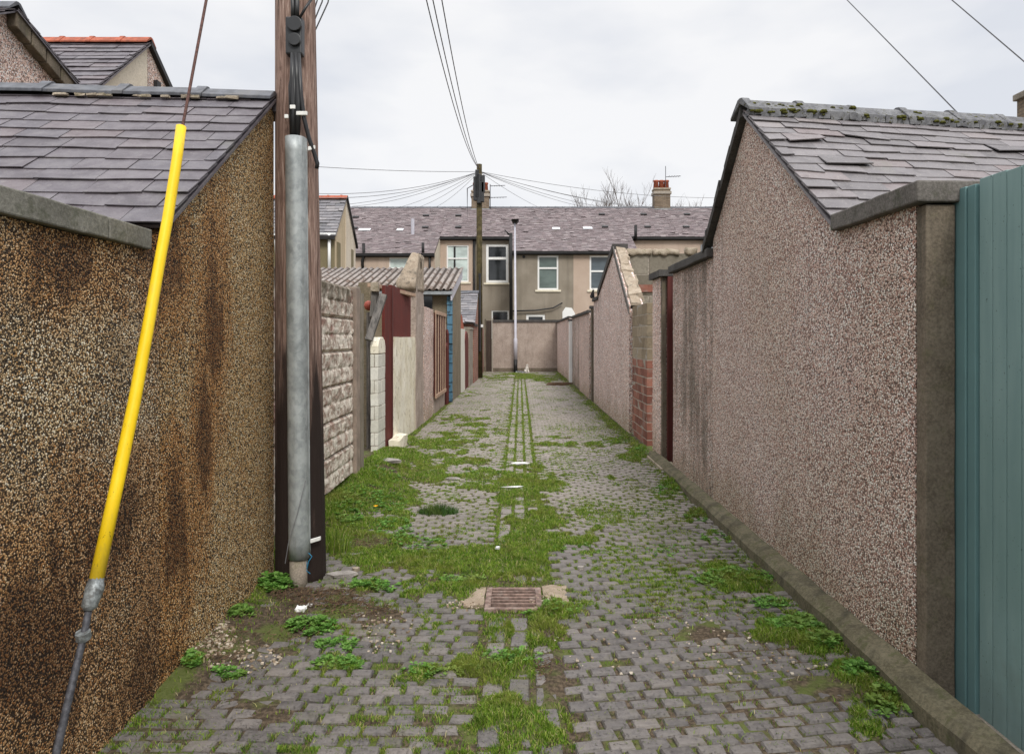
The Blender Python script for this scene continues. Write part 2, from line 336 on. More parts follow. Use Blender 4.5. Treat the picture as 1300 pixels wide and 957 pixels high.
def soilm():
    t = NT('mossy_soil'); n = t.noise(t.pos, 50, 4, .7); b = t.noise(t.pos, 3.5, 5, .6)
    c = t.mix(t.smooth(n, .35, .7), (.035, .025, .015), (.13, .095, .062))
    c = t.mix(t.math('MULTIPLY', t.smooth(b, .46, .6), .7), c, (.09, .12, .022))
    t.base(c).rough(.95); t.bump(n, .8, .01); return t.m
m_soil = soilm()
def leafm(name, stops, r=.55):
    t = NT(name); c = t.ramp(t.isl, stops); p = t.noise(t.pos, 2.2, 4, .6)
    c = t.mix(t.math('MULTIPLY', t.smooth(p, .48, .68), .55), c, (.24, .24, .05)); p2 = t.noise(t.pos, 11, 3, .6)
    c = t.mix(t.math('MULTIPLY', t.smooth(p2, .52, .36), .35), c, (.035, .08, .012))
    t.base(c).rough(r); t.b.inputs['Specular IOR Level'].default_value = .25
    tr = t.n.new('ShaderNodeBsdfTranslucent'); t.lk(c, tr.inputs[0]); mx = t.n.new('ShaderNodeMixShader'); mx.inputs[0].default_value = .3
    t.l.new(t.b.outputs[0], mx.inputs[1]); t.l.new(tr.outputs[0], mx.inputs[2]); t.l.new(mx.outputs[0], t.out.inputs[0]); return t.m
m_grass = leafm('grass_blades', [(0, (.06, .13, .012)), (.3, (.125, .23, .02)), (.6, (.20, .33, .03)), (.82, (.30, .38, .06)), (.94, (.42, .38, .15)), (1, (.55, .46, .28))])
m_weed = leafm('weed_leaves', [(0, (.06, .16, .02)), (.5, (.13, .29, .045)), (1, (.24, .42, .10))])
m_dgrass = leafm('dark_tussock_blades', [(0, (.03, .08, .015)), (1, (.09, .18, .04))])
m_straw = simple('dead_plant_litter', (.12, .075, .045), .95, .6, 40, 0)
m_gravel = brickm('loose_gravel', [(0, (.14, .10, .06)), (.5, (.38, .29, .20)), (1, (.62, .55, .45))])
m_iron = simple('rusty_iron_grate', (.20, .135, .11), .8, .4, 30, .4, dirt=(.36, .29, .25), dirtamt=.6, dsc=(6, 6, 6))
m_litter = simple('white_litter', (.72, .72, .70), .7, .15, 30, .3)
m_bluestring = simple('blue_cord', (.03, .20, .34), .6, .1, 10, 0)
m_bark = simple('bare_twigs', (.13, .10, .085), .9, .3, 20, 0)
m_catw = simple('white_fur', (.70, .66, .60), .9, .1, 30, .3); m_catg = simple('ginger_fur_patch', (.30, .17, .10), .9, .2, 30, .3)
m_catb = simple('black_fur', (.012, .011, .012), .8, .3, 30, .3)
m_dflower = simple('dandelion_petals', (.85, .45, .01), .7, .1, 30, 0)
m_redball = simple('faded_red_plastic', (.40, .09, .06), .5, .2, 8, 0)

# ------------------------------------------------------------------ mesh builder
ROOT = {}
def tag(o, label=None, cat=None, group=None, kind=None):
    if label: o['label'] = label
    if cat: o['category'] = cat
    if group: o['group'] = group
    if kind: o['kind'] = kind
    return o
def thing(name, label, cat, loc=(0, 0, 0), group=None):
    o = bpy.data.objects.new(name, None); col.objects.link(o); o.location = loc; o.empty_display_size = .2
    ROOT[o.name] = Vector(loc); return tag(o, label, cat, group, 'thing')
class MB:
    def __init__(s): s.v = []; s.f = []
    def add(s, vs, fs):
        n = len(s.v); s.v += [tuple(p) for p in vs]; s.f += [tuple(i+n for i in f) for f in fs]; return s
    def box(s, x0, x1, y0, y1, z0, z1, j=0):
        vs = [(x, y, z) for x in (x0, x1) for y in (y0, y1) for z in (z0, z1)]
        if j: vs = [(a+U(-j, j), b+U(-j, j), c+U(-j, j)) for a, b, c in vs]
        return s.add(vs, [(0, 1, 3, 2), (4, 6, 7, 5), (0, 4, 5, 1), (2, 3, 7, 6), (0, 2, 6, 4), (1, 5, 7, 3)])
    def hexa(s, b, t):  # bottom loop 4, top loop 4
        return s.add(list(b)+list(t), [(3, 2, 1, 0), (4, 5, 6, 7), (0, 1, 5, 4), (1, 2, 6, 5), (2, 3, 7, 6), (3, 0, 4, 7)])
    def rbox(s, x0, x1, y0, y1, z0, z1, seg=.15, amp=.006, fr=2.5):
        nx, ny, nz = [max(1, int(math.ceil((b-a)/seg))) for a, b in ((x0, x1), (y0, y1), (z0, z1))]
        idx = {}; vs = []
        def vid(i, j, k):
            if (i, j, k) not in idx:
                p = Vector((x0+(x1-x0)*i/nx, y0+(y1-y0)*j/ny, z0+(z1-z0)*k/nz))
                d = mn.noise_vector(p*fr)*amp+mn.noise_vector(p*fr*4)*amp*.4
                idx[(i, j, k)] = len(vs); vs.append(p+d)
            return idx[(i, j, k)]
        fs = []
        for j in range(ny):
            for k in range(nz):
                fs.append((vid(0, j, k), vid(0, j, k+1), vid(0, j+1, k+1), vid(0, j+1, k)))
                fs.append((vid(nx, j, k), vid(nx, j+1, k), vid(nx, j+1, k+1), vid(nx, j, k+1)))
        for i in range(nx):
            for k in range(nz):
                fs.append((vid(i, 0, k), vid(i+1, 0, k), vid(i+1, 0, k+1), vid(i, 0, k+1)))
                fs.append((vid(i, ny, k), vid(i, ny, k+1), vid(i+1, ny, k+1), vid(i+1, ny, k)))
            for j in range(ny):
                fs.append((vid(i, j, 0), vid(i, j+1, 0), vid(i+1, j+1, 0), vid(i+1, j, 0)))
                fs.append((vid(i, j, nz), vid(i+1, j, nz), vid(i+1, j+1, nz), vid(i, j+1, nz)))
        return s.add(vs, fs)
    def prism(s, poly, axis, a, b):  # poly of 2-tuples in the other two axes (order kept x<y<z)
        def mk(p, t): return {'x': (t, p[0], p[1]), 'y': (p[0], t, p[1]), 'z': (p[0], p[1], t)}[axis]
        n = len(poly)
        return s.add([mk(p, a) for p in poly]+[mk(p, b) for p in poly],
                     [tuple(range(n)), tuple(range(2*n-1, n-1, -1))]+[(i, n+i, n+(i+1) % n, (i+1) % n) for i in range(n)])
    def tube(s, path, r, n=8, cap=True):
        path = [Vector(p) for p in path]; R = r if isinstance(r, (list, tuple)) else [r]*len(path)
        base = len(s.v); up = None
        for i, p in enumerate(path):
            d = (path[min(i+1, len(path)-1)]-path[max(i-1, 0)]).normalized()
            if up is None: up = Vector((0, 0, 1)) if abs(d.z) < .9 else Vector((1, 0, 0))
            a = d.cross(up).normalized(); b = d.cross(a).normalized()
            for k in range(n):
                t = 2*math.pi*k/n; s.v.append(tuple(p+(a*math.cos(t)+b*math.sin(t))*R[i]))
        for i in range(len(path)-1):
            for k in range(n):
                s.f.append((base+i*n+k, base+i*n+(k+1) % n, base+(i+1)*n+(k+1) % n, base+(i+1)*n+k))
        if cap:
            s.f.append(tuple(base+k for k in range(n))[::-1]); s.f.append(tuple(base+(len(path)-1)*n+k for k in range(n)))
        return s
    def build(s, name, mat, parent=None, bevel=0, smooth=False, label=None):
        me = bpy.data.meshes.new(name); off = Vector((0, 0, 0))
        q = parent
        while q is not None and q.parent is not None: q = q.parent
        if q is not None: off = ROOT.get(q.name, off)
        me.from_pydata([(a-off.x, b-off.y, c-off.z) for a, b, c in s.v], [], s.f)
        me.materials.append(mat); me.validate(); me.update()
        import bmesh
        bm = bmesh.new(); bm.from_mesh(me); bmesh.ops.recalc_face_normals(bm, faces=bm.faces); bm.to_mesh(me); bm.free()
        o = bpy.data.objects.new(name, me); col.objects.link(o); o.parent = parent
        if smooth:
            for p in me.polygons: p.use_smooth = True
        if bevel:
            b = o.modifiers.new('bevel', 'BEVEL'); b.width = bevel; b.segments = 2; b.limit_method = 'ANGLE'
        if label: o['label'] = label
        return o
def solo(mb, name, mat, label, cat, loc=None, **k):
    g = k.pop('group', None)
    if loc is None: loc = (sum(v[0] for v in mb.v)/len(mb.v), sum(v[1] for v in mb.v)/len(mb.v), min(v[2] for v in mb.v))
    mb.v = [(a-loc[0], b-loc[1], c-loc[2]) for a, b, c in mb.v]
    o = mb.build(name, mat, None, **k); o.location = loc; return tag(o, label, cat, g, 'thing')

def bil(E0, E1, R0, R1, s, t): return (Vector(E0)*(1-s)+Vector(E1)*s)*(1-t)+(Vector(R0)*(1-s)+Vector(R1)*s)*t
def slates(E0, E1, R0, R1, w, e, th=.006, jit=1.0, loose=.04, seedv=1):
    """slates laid over the patch eave E0-E1, ridge R0-R1"""
    rd = random.Random(seedv); mb = MB()
    E0, E1, R0, R1 = map(Vector, (E0, E1, R0, R1))
    L = ((E1-E0).length+(R1-R0).length)/2; S = ((R0-E0).length+(R1-E1).length)/2
    nrm = (E1-E0).cross(R0-E0).normalized()
    if nrm.z < 0: nrm = -nrm
    rows = max(2, round(S/e)); ws = w/L; ee = 1/rows
    for r in range(rows):
        x = -(rd.uniform(.35, .65) if r % 2 else rd.uniform(0, .15))*ws
        while x < 1:
            ww = ws*rd.uniform(.85, 1.15); a = max(0, x)+.0012/L*2; b = min(1, x+ww)-.0012/L*2; x += ww
            if b-a < ws*.12: continue
            j = jit*.004; t0 = r*ee+rd.uniform(-.06, .06)*ee*jit; t1 = min(1.0, r*ee+1.9*ee)
            if r == 0: t0 = -.25*ee
            tw = rd.uniform(-1, 1)*.05*ee*jit; lift = th*rd.uniform(2.2, 3.2); sk = 0
            if rd.random() < loose: tw = rd.uniform(-1, 1)*.3*ee; lift *= 1.7; sk = rd.uniform(-.08, .08)*ws
            lo = [bil(E0, E1, R0, R1, a+sk, t0+tw), bil(E0, E1, R0, R1, b+sk, t0-tw)]
            hi = [bil(E0, E1, R0, R1, a, t1), bil(E0, E1, R0, R1, b, t1)]
            k = rd.uniform(.1, .9); md = lo[0].lerp(lo[1], k)+(lo[0]-hi[0]).normalized()*rd.uniform(-1.2, 1.2)*j
            l0, l1 = lift+rd.uniform(-.5, .5)*j, lift+rd.uniform(-.5, .5)*j
            top = [lo[0]+nrm*l0, md+nrm*(l0+l1)/2, lo[1]+nrm*l1, hi[1]+nrm*th*.3, hi[0]+nrm*th*.3]
            bot = [p-nrm*th for p in top]
            mb.add(top+bot, [(0, 1, 2, 3, 4), (9, 8, 7, 6, 5), (0, 5, 6, 1), (1, 6, 7, 2), (2, 7, 8, 3), (4, 9, 5, 0)])
    # decking under the slates
    q = [E0-nrm*.03, E1-nrm*.03, R1-nrm*.03, R0-nrm*.03]; q2 = [p+nrm*.015 for p in q]
    mb.hexa(q, q2)
    return mb
def ridge_tile(A, B, wd, drop, th=.018, collar=False, sag=0):
    A = Vector(A); B = Vector(B); d = (B-A).normalized(); s = d.cross(Vector((0, 0, 1))).normalized(); mb = MB()
    def sec(p, g):
        o = [p-s*(wd+g)-Vector((0, 0, drop+g*.2)), p-s*.25*wd+Vector((0, 0, g-.0)), p+Vector((0, 0, g+.006)), p+s*.25*wd+Vector((0, 0, g-.0)), p+s*(wd+g)-Vector((0, 0, drop+g*.2))]
        i = [o[4]-Vector((0, 0, th)), p-Vector((0, 0, th)), o[0]-Vector((0, 0, th))]
        return o+i
    def run(a, b, g):
        va, vb = sec(a, g), sec(b, g); n = 8
        mb.add(va+vb, [tuple(range(n)), tuple(range(2*n-1, n-1, -1))]+[(i, n+i, n+(i+1) % n, (i+1) % n) for i in range(n)])
    run(A, B, 0)
    if collar: run(A-d*.005, A+d*.055, .014)
    return mb

# ------------------------------------------------------------------ ground density field
def hsh(i, j, s): 
    v = np.sin(i*127.1+j*311.7+s*74.7)*43758.5453; return v-np.floor(v)
def vnoise(x, y, s=0):
    i = np.floor(x); j = np.floor(y); fx = x-i; fy = y-j; fx = fx*fx*(3-2*fx); fy = fy*fy*(3-2*fy)
    return (hsh(i, j, s)*(1-fx)+hsh(i+1, j, s)*fx)*(1-fy)+(hsh(i, j+1, s)*(1-fx)+hsh(i+1, j+1, s)*fx)*fy
def fbm(x, y, s=0): return (vnoise(x, y, s)*.5+vnoise(x*2.1, y*2.1, s+1)*.27+vnoise(x*4.3, y*4.3, s+2)*.15+vnoise(x*9, y*9, s+3)*.08)
BL = [(470, 612, 58, 22, 1), (440, 655, 50, 40, 1), (490, 655, 45, 28, .95), (495, 600, 60, 14, .9), (565, 588, 60, 14, 1), (620, 612, 95, 13, 1), (672, 640, 38, 45, .95),
      (600, 640, 50, 10, .5), (548, 705, 95, 26, 1), (625, 718, 95, 22, 1.05), (685, 690, 42, 32, 1), (560, 742, 70, 16, .9), (650, 741, 60, 8, .7), (500, 722, 60, 26, .75), (725, 715, 35, 12, .6),
      (590, 790, 45, 22, .75), (560, 845, 60, 22, .7), (655, 848, 50, 20, .9), (705, 775, 45, 14, .75), (630, 800, 30, 14, .7), (690, 805, 32, 22, .7), (760, 745, 50, 10, .5), (520, 800, 30, 30, .55),
      (340, 750, 28, 13, 1), (405, 800, 34, 12, .95), (440, 838, 42, 14, .85), (300, 790, 18, 7, .7), (245, 850, 16, 8, .5), (330, 800, 20, 30, .3), (640, 920, 60, 40, .8),
      (842, 622, 22, 10, .95), (812, 577, 24, 8, 1), (775, 566, 40, 8, .55), (885, 655, 22, 14, .9), (915, 682, 30, 12, .85), (900, 715, 50, 9, .5), (935, 738, 62, 14, .9), (985, 770, 30, 14, .7), (1010, 800, 52, 16, 1), (1050, 818, 32, 12, .9), (1095, 858, 38, 16, 1), (860, 742, 50, 9, .5), (850, 700, 60, 9, .4), (1120, 900, 40, 30, .8),
      (600, 543, 42, 7, .85), (560, 562, 52, 11, .85), (585, 532, 34, 6, .7), (640, 560, 30, 6, .4), (700, 560, 30, 9, .7), (760, 578, 50, 9, .5), (750, 605, 60, 10, .4), (520, 578, 40, 10, .9), (700, 640, 30, 30, .5), (730, 680, 30, 20, .5),
      (665, 478, 60, 4, .9), (703, 482, 30, 4, .8), (640, 482, 28, 3, .6), (597, 500, 22, 3, .7), (640, 520, 40, 3, .35), (820, 650, 60, 14, .3), (545, 520, 14, 14, .6)]
NB = [(590, 668, 55, 17, 1.1), (400, 768, 62, 16, 1), (480, 690, 34, 8, .5), (850, 850, 180, 60, .35), (650, 762, 42, 13, 1.2), (662, 795, 8, 18, .9), (300, 820, 60, 26, .4), (610, 690, 30, 5, .4)]
def dens(X, Y):
    X = np.asarray(X, float); Y = np.maximum(np.asarray(Y, float), .8)
    qx = VX+X*F/Y; qy = VY+H*F/Y; d = np.zeros_like(X)
    w = (fbm(X*3+9, Y*3, 5)-.5)
    for cx, cy, rx, ry, s in BL:
        r = np.sqrt(((qx-cx)/rx)**2+((qy-cy)/ry)**2); d = np.maximum(d, s*np.clip((1.75-r)/1.1, 0, 1))
    for cx, cy, rx, ry, s in NB:
        r = np.sqrt(((qx-cx)/rx)**2+((qy-cy)/ry)**2); d = d-s*np.clip(1.3-r, 0, 1)
    d = d+w*1.9*np.clip(d+.5, 0, 1)
    return np.clip(d, 0, 1.2)
DB = [(405, 762, 75, 20), (300, 815, 70, 38), (360, 790, 60, 20), (480, 690, 40, 12), (700, 860, 16, 30), (985, 735, 70, 18), (230, 860, 60, 30), (330, 900, 60, 26), (900, 800, 40, 12), (1060, 870, 60, 20), (700, 765, 20, 16), (510, 603, 60, 8), (460, 780, 60, 14)]
def dirt(X, Y):
    Y = np.maximum(Y, .8); qx = VX+X*F/Y; qy = VY+H*F/Y; d = np.zeros_like(X)
    for cx, cy, rx, ry in DB: d = np.maximum(d, np.clip(1.4-np.sqrt(((qx-cx)/rx)**2+((qy-cy)/ry)**2), 0, 1))
    return d
def sm(a, lo, hi): t = np.clip((a-lo)/(hi-lo), 0, 1); return t*t*(3-2*t)
def bank(X, Y): return .13*sm(-X, 1.12, 1.6)*sm(Y, 4.7, 5.6)*(1-sm(Y, 8.2, 9.5))+.05*sm(-X, 1.2, 1.6)*sm(Y, 2.5, 3.5)*(1-sm(Y, 4.6, 5))+.05*sm(X, 1.35, 1.65)*sm(Y, 6, 7)
def gh(X, Y):
    X = np.asarray(X, float); Y = np.asarray(Y, float)
    d = dens(X, Y)
    hole = (X > -.19)*(X < .12)*(Y > 3.78)*(Y < 4.09)*.3
    return -.013+.006*(fbm(X*14, Y*14, 3)-.5)+.019*sm(d+(fbm(X*8+5, Y*7, 41)-.5)*2.0, .6, 1.1)*(d > .05)+.017*sm(dirt(X, Y)+(fbm(X*9, Y*9, 77)-.5)*1.3, .35, .8)+bank(X, Y)-hole
def gz(x, y): return float(gh(np.array([x]), np.array([y]))[0])

# base sheet to the horizon
g = MB(); R_ = 600
g.add([(-R_, -60, -.09), (R_, -60, -.09), (R_, R_, -.09), (-R_, R_, -.09)], [(0, 1, 2, 3)])
tag(g.build('ground', m_soil), kind='structure')
def grid_obj(name, xs, ys, fn, mat):
    XX, YY = np.meshgrid(xs, ys); ZZ = fn(XX, YY); n, m = XX.shape
    v = np.stack([XX, YY, ZZ], -1).reshape(-1, 3); i = np.arange(n*m).reshape(n, m)
    f = np.stack([i[:-1, :-1], i[:-1, 1:], i[1:, 1:], i[1:, :-1]], -1).reshape(-1, 4)
    me = bpy.data.meshes.new(name); me.from_pydata(v.tolist(), [], f.tolist()); me.materials.append(mat)
    for p in me.polygons: p.use_smooth = True
    o = bpy.data.objects.new(name, me); col.objects.link(o); return o
ys = np.concatenate([np.arange(-1, 10, .035), np.arange(10, 34, .09)])
tag(grid_obj('lane_soil', np.arange(-2.4, 2.41, .035), ys, gh, m_soil), kind='structure')

# setts
SET = []  # footprints
st = MB()
def sett(cx, cy, lx, ly, rot=0, z=0):
    c, s = math.cos(rot), math.sin(rot); j = .005
    cs = [(-lx/2, -ly/2), (lx/2, -ly/2), (lx/2, ly/2), (-lx/2, ly/2)]
    cs = [(a+U(-j, j), b+U(-j, j)*.7) for a, b in cs]
    zt = z+U(-.005, .005); tx, ty = U(-.04, .04), U(-.05, .05)
    def w(a, b, zz): return (cx+a*c-b*s, cy+a*s+b*c, zz+a*tx+b*ty)
    v = [w(a, b, -.06+z) for a, b in cs]+[w(a*.985, b*.975, zt-.011) for a, b in cs]+[w(a*.88, b*.80, zt-.002) for a, b in cs]+[w(a*.6, b*.5, zt) for a, b in cs]
    f = []
    for k in range(3):
        for i in range(4): f.append((k*4+i, k*4+(i+1) % 4, k*4+4+(i+1) % 4, k*4+4+i))
    f.append((12, 13, 14, 15)); st.add(v, f)
y = 1.2; row = 0
while y < 31:
    p = .071 if y < 20 else .10
    for x0, x1, tilt in ((.185, 1.66, .13), (-1.62, -.19, -.03)):
        x = x0+U(0, .05)
        if True: x = x0+(.064 if row % 2 else 0)+U(-.008, .008)
        while x < x1:
            l = U(.117, .133) if y < 20 else U(.13, .18)
            if x+l > x1+.03: break
            cx = x+l/2; cy = y+tilt*cx+.012*math.sin(cx*5+y*3)+U(-.003, .003)
            if not (-.27 < cx < .3 and 3.72 < cy < 4.16):
                zz = .012*mn.noise(Vector((cx*1.6, cy*1.1, 0)))+float(bank(np.array(cx), np.array(cy)))*.6
                if U(0, 1) > .012: sett(cx, cy, l-U(.014, .022), p-U(.009, .013), math.atan(tilt)+U(-.03, .03), zz)
            x += l
    y += p; row += 1
for k in range(3):
    y = 1.2+k*.05; cx = -.177+.116*(k+.5)
    while y < 31:
        l = U(.14, .19)
        if not (3.7 < y+l/2 < 4.18): sett(cx, y+l/2, .116-.024, l-.012, U(-.02, .02), -.004)
        y += l
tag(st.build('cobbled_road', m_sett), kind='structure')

# grass
def fast_mesh(name, verts, faces_idx, loops_per, mat):
    me = bpy.data.meshes.new(name); nv = len(verts); nf = len(faces_idx)//loops_per
    me.vertices.add(nv); me.vertices.foreach_set('co', verts.astype(np.float32).ravel())
    me.loops.add(len(faces_idx)); me.loops.foreach_set('vertex_index', faces_idx.astype(np.int32))
    me.polygons.add(nf); me.polygons.foreach_set('loop_start', np.arange(nf, dtype=np.int32)*loops_per); me.polygons.foreach_set('loop_total', np.full(nf, loops_per, np.int32))
    me.materials.append(mat); me.update(calc_edges=True); me.validate()
    o = bpy.data.objects.new(name, me); col.objects.link(o); return o
def blades(name, X, Y, Z, hgt, wid, mat, lean=.6):
    n = len(X); th = rng.uniform(0, 2*np.pi, n); ln = rng.uniform(.1, 1, n)*lean*hgt; ph = rng.uniform(0, 2*np.pi, n)
    ax, ay = np.cos(ph)*wid/2, np.sin(ph)*wid/2; dx, dy = np.cos(th)*ln, np.sin(th)*ln
    v = np.empty((n, 5, 3))
    v[:, 0] = np.stack([X-ax, Y-ay, Z], -1); v[:, 1] = np.stack([X+ax, Y+ay, Z], -1)
    v[:, 2] = np.stack([X-ax*.8+dx*.35, Y-ay*.8+dy*.35, Z+hgt*.6], -1); v[:, 3] = np.stack([X+ax*.8+dx*.35, Y+ay*.8+dy*.35, Z+hgt*.6], -1)
    v[:, 4] = np.stack([X+dx, Y+dy, Z+hgt*rng.uniform(.8, 1, n)], -1)
    b = np.arange(n)[:, None]*5; f = (b+np.array([[0, 1, 3, 0, 3, 2, 2, 3, 4]])).ravel()
    return fast_mesh(name, v.reshape(-1, 3), f, 3, mat)
def scatter(n, xr, yr):
    # uniform on the ground, biased towards the near end
    u = rng.uniform(0, 1, n); Y = yr[0]*(yr[1]/yr[0])**u; X = rng.uniform(xr[0], xr[1], n); return X, Y
Xs, Ys = [], []
X, Y = scatter(2300000, (-1.72, 1.66), (1.6, 31)); 
keep = rng.uniform(0, 1, len(X)) < np.clip(3.2/Y, 0, 1)*1.0+.14
X, Y = X[keep], Y[keep]
d = dens(X, Y)
cl = fbm(X*9, Y*9, 11)
d2 = d+(fbm(X*8+5, Y*7, 41)-.5)*2.4*(d > .03)
pk = sm(d2, .25, .85)*(.2+.8*sm(cl, .3, .6))
# joints of the centre channel and the sett courses
gx = np.minimum.reduce([np.abs(X+.177), np.abs(X+.061), np.abs(X-.055), np.abs(X-.171)])
ch = (gx < .013)*sm(fbm(X*1.5+3, Y*1.2, 8), .28, .5)*(Y > 4.3)*.9+(gx < .03)*(np.abs(X) < .22)*.55*sm(Y, 6, 8.5)*(1-sm(Y, 15, 28))
rgt = sm(fbm(X*1.3+4, Y*.9+2, 21), .34, .6)
cl2 = sm(fbm(X*4+1, Y*3, 17), .38, .62)
fld = np.where(X > 0, sm(Y, 3.4, 4.6), sm(Y, 4, 5)*.8+.25)*(1-.65*sm(Y, 9, 14))*(.25+.9*rgt*cl2)*1.6+.04
rowph = np.abs(((Y-np.where(X > 0, .13*X, -.03*X)-1.2) % .071)/.071-0.5) > .33
fld = fld*np.where(rowph, 1.5, .13)
edge = np.clip(1-np.abs(X-1.56)/.07, 0, 1)*.35*rgt+np.clip(1-np.abs(X+1.6)/.1, 0, 1)*.5
pk = np.clip(np.maximum.reduce([pk, ch, fld, edge]), 0, 1)*(1-.88*sm(dirt(X, Y), .15, .7)*(d < .75))
keep = rng.uniform(0, 1, len(X)) < pk
X, Y, d = X[keep], Y[keep], d[keep]
bk = bank(X, Y)
hg = (.010+.026*sm(d, .3, 1.0)*rng.uniform(.25, 1.3, len(X))+.25*bk*rng.uniform(.2, 1, len(X)))
hg = hg*(.6+.55*fbm(X*5, Y*5, 31))
hg = np.where(d < .35, np.maximum(hg, rng.uniform(.016, .030, len(X))), hg)
wd = np.clip(.0022+.00055*Y, .003, .012)
print('grass blades', len(X))
tag(blades('grass', X, Y, gh(X, Y)-.004, hg, wd, m_grass, .9), 'green and yellowish grass growing over the cobbled lane', 'grass', kind='stuff')

# weeds: little leaf rosettes
def weeds(name, spots, mat, seedv=3):
    rd = random.Random(seedv); mb = MB()
    for cx, cy, rx, ry, n, sz in spots:
        for _ in range(n):
            a = rd.uniform(0, 6.283); r = math.sqrt(rd.random()); qx, qy = cx+rx*r*math.cos(a), cy+ry*r*math.sin(a)
            Yc = H*F/(qy-VY); Xc = px(qx, Yc)
            if Xc < -1.55 or Xc > 1.62: continue
            zb = gz(Xc, Yc)+rd.uniform(0, .04)*sz*(1-r*.6)
            k = rd.randint(4, 7); a0 = rd.uniform(0, 6.28); L = rd.uniform(.014, .032)*sz
            for i in range(k):
                t = a0+6.283*i/k+rd.uniform(-.3, .3); el = rd.uniform(.0, .9); dx, dy, dz = math.cos(t)*math.cos(el), math.sin(t)*math.cos(el), math.sin(el)
                w = L*rd.uniform(.22, .36); sx, sy = -math.sin(t)*w, math.cos(t)*w
                p = (Xc, Yc, zb); m = (Xc+dx*L*.55, Yc+dy*L*.55, zb+dz*L*.6); e = (Xc+dx*L, Yc+dy*L, zb+dz*L*.75)
                mb.add([p, (m[0]+sx, m[1]+sy, m[2]+.002), e, (m[0]-sx, m[1]-sy, m[2]+.002)], [(0, 1, 2), (0, 2, 3)])
    return mb
W = [(345, 750, 24, 9, 90, 1.5), (360, 745, 16, 8, 60, 1.4), (300, 787, 22, 8, 80, 1), (395, 797, 32, 9, 130, 1), (430, 818, 30, 9, 110, .9), (425, 845, 40, 8, 90, .8), (240, 848, 16, 8, 50, 1), (290, 855, 20, 6, 40, .9),
     (440, 650, 24, 26, 200, 1.2), (480, 640, 40, 14, 160, 1.0), (470, 612, 40, 10, 140, 1.0), (500, 670, 26, 12, 100, 1.0), (530, 690, 40, 10, 90, .9), (470, 745, 40, 7, 70, 1), (590, 735, 30, 5, 40, 1), (560, 850, 50, 10, 60, .8), (650, 835, 40, 14, 60, .8),
     (1010, 795, 42, 10, 150, 1.1), (1050, 815, 28, 9, 90, 1.1), (1095, 855, 28, 12, 80, 1.1), (930, 735, 55, 10, 150, .9), (975, 765, 26, 8, 60, .9), (918, 682, 28, 8, 70, .9), (888, 655, 20, 8, 70, .9), (845, 622, 18, 7, 70, .9), (815, 577, 18, 5, 60, 1),
     (790, 560, 30, 4, 40, 1), (730, 700, 40, 12, 60, .7), (700, 775, 40, 10, 60, .8), (600, 600, 60, 8, 60, .8), (850, 700, 50, 9, 60, .7), (1130, 890, 30, 20, 60, 1.1), (540, 520, 8, 10, 30, 1.2), (470, 585, 15, 8, 30, 1)]
tag(weeds('weeds', W, m_weed).build('weeds', m_weed), 'low leafy weeds scattered along the lane edges', 'weeds', kind='stuff')

def tuft(qx, qy, w, h, n, mat, name, label, cat, lean=.8, spread=.5):
    Y0 = H*F/(qy-VY); X0 = px(qx, Y0); r = np.sqrt(rng.uniform(0, 1, n)); a = rng.uniform(0, 6.283, n)
    X = X0+w*r*np.cos(a); Y = Y0+w*spread*r*np.sin(a); hh = h*(1-.5*r)*rng.uniform(.6, 1.1, n)
    z = gh(X, Y)-.004; z0 = gz(X0, Y0)
    o = blades(name, X-X0, Y-Y0, z-z0, hh, np.full(n, .004), mat, lean); o.location = (X0, Y0, z0)
    return tag(o, label, cat, None, 'thing')
tuft(556, 652, .17, .15, 900, m_dgrass, 'grass_tussock', 'dark green grass tussock left of the centre of the lane', 'grass tussock')
tuft(428, 700, .10, .26, 260, m_grass, 'tall_weed', 'tall yellowish weed growing right of the near wooden pole', 'weed', .5, .8)
tuft(418, 690, .05, .16, 120, m_grass, 'tall_weed', 'small grass clump between the near wooden pole and the panel fence', 'weed', .5, .8)
# dandelion
Yd = H*F/(655-VY)*1.0; Xd = px(477, Yd); zd = gz(Xd, Yd)
dn = thing('dandelion', 'single yellow dandelion flower in the grass bank on the left', 'dandelion', (Xd, Yd, zd))
MB().tube([(Xd, Yd, zd), (Xd+.004, Yd, zd+.08)], .003, 5).build('stem', m_weed, dn)
fb = MB()
for i in range(26):
    a = i*2.4; r = .022*math.sqrt(U(.3, 1)); fb.add([(Xd+.004, Yd, zd+.08), (Xd+.004+math.cos(a)*r, Yd+math.sin(a)*r, zd+.09), (Xd+.004+math.cos(a+.4)*r, Yd+math.sin(a+.4)*r, zd+.088)], [(0, 1, 2)])
fb.build('flower_head', m_dflower, dn)

# dead litter, twigs, gravel
tw = MB()
def scat_px(cx, cy, rx, ry):
    a = U(0, 6.283); r = math.sqrt(U(0, 1)); qy = cy+ry*r*math.sin(a); Yc = H*F/(qy-VY); return px(cx+rx*r*math.cos(a), Yc), Yc
for cx, cy, rx, ry, n in ((405, 762, 62, 12, 700), (455, 775, 50, 10, 200), (470, 692, 30, 7, 160), (270, 825, 40, 22, 160), (340, 800, 60, 20, 120), (500, 602, 50, 5, 150), (900, 770, 80, 20, 60), (690, 850, 12, 16, 60)):
    for _ in range(n):
        x, y = scat_px(cx, cy, rx, ry)
        if x < -1.52: continue
        a = U(0, 3.14); L = U(.01, .045); z = gz(x, y)+U(.002, .022); dz = U(-.008, .01)
        tw.tube([(x, y, z), (x+math.cos(a)*L*.5, y+math.sin(a)*L*.5, z+dz+.004), (x+math.cos(a+.3)*L, y+math.sin(a+.3)*L, z+dz)], U(.0008, .0022), 3, False)
tag(tw.build('plant_litter', m_straw), 'brown dead stalks and twigs lying at the foot of the near pole', 'plant litter', kind='stuff')
gr = MB()
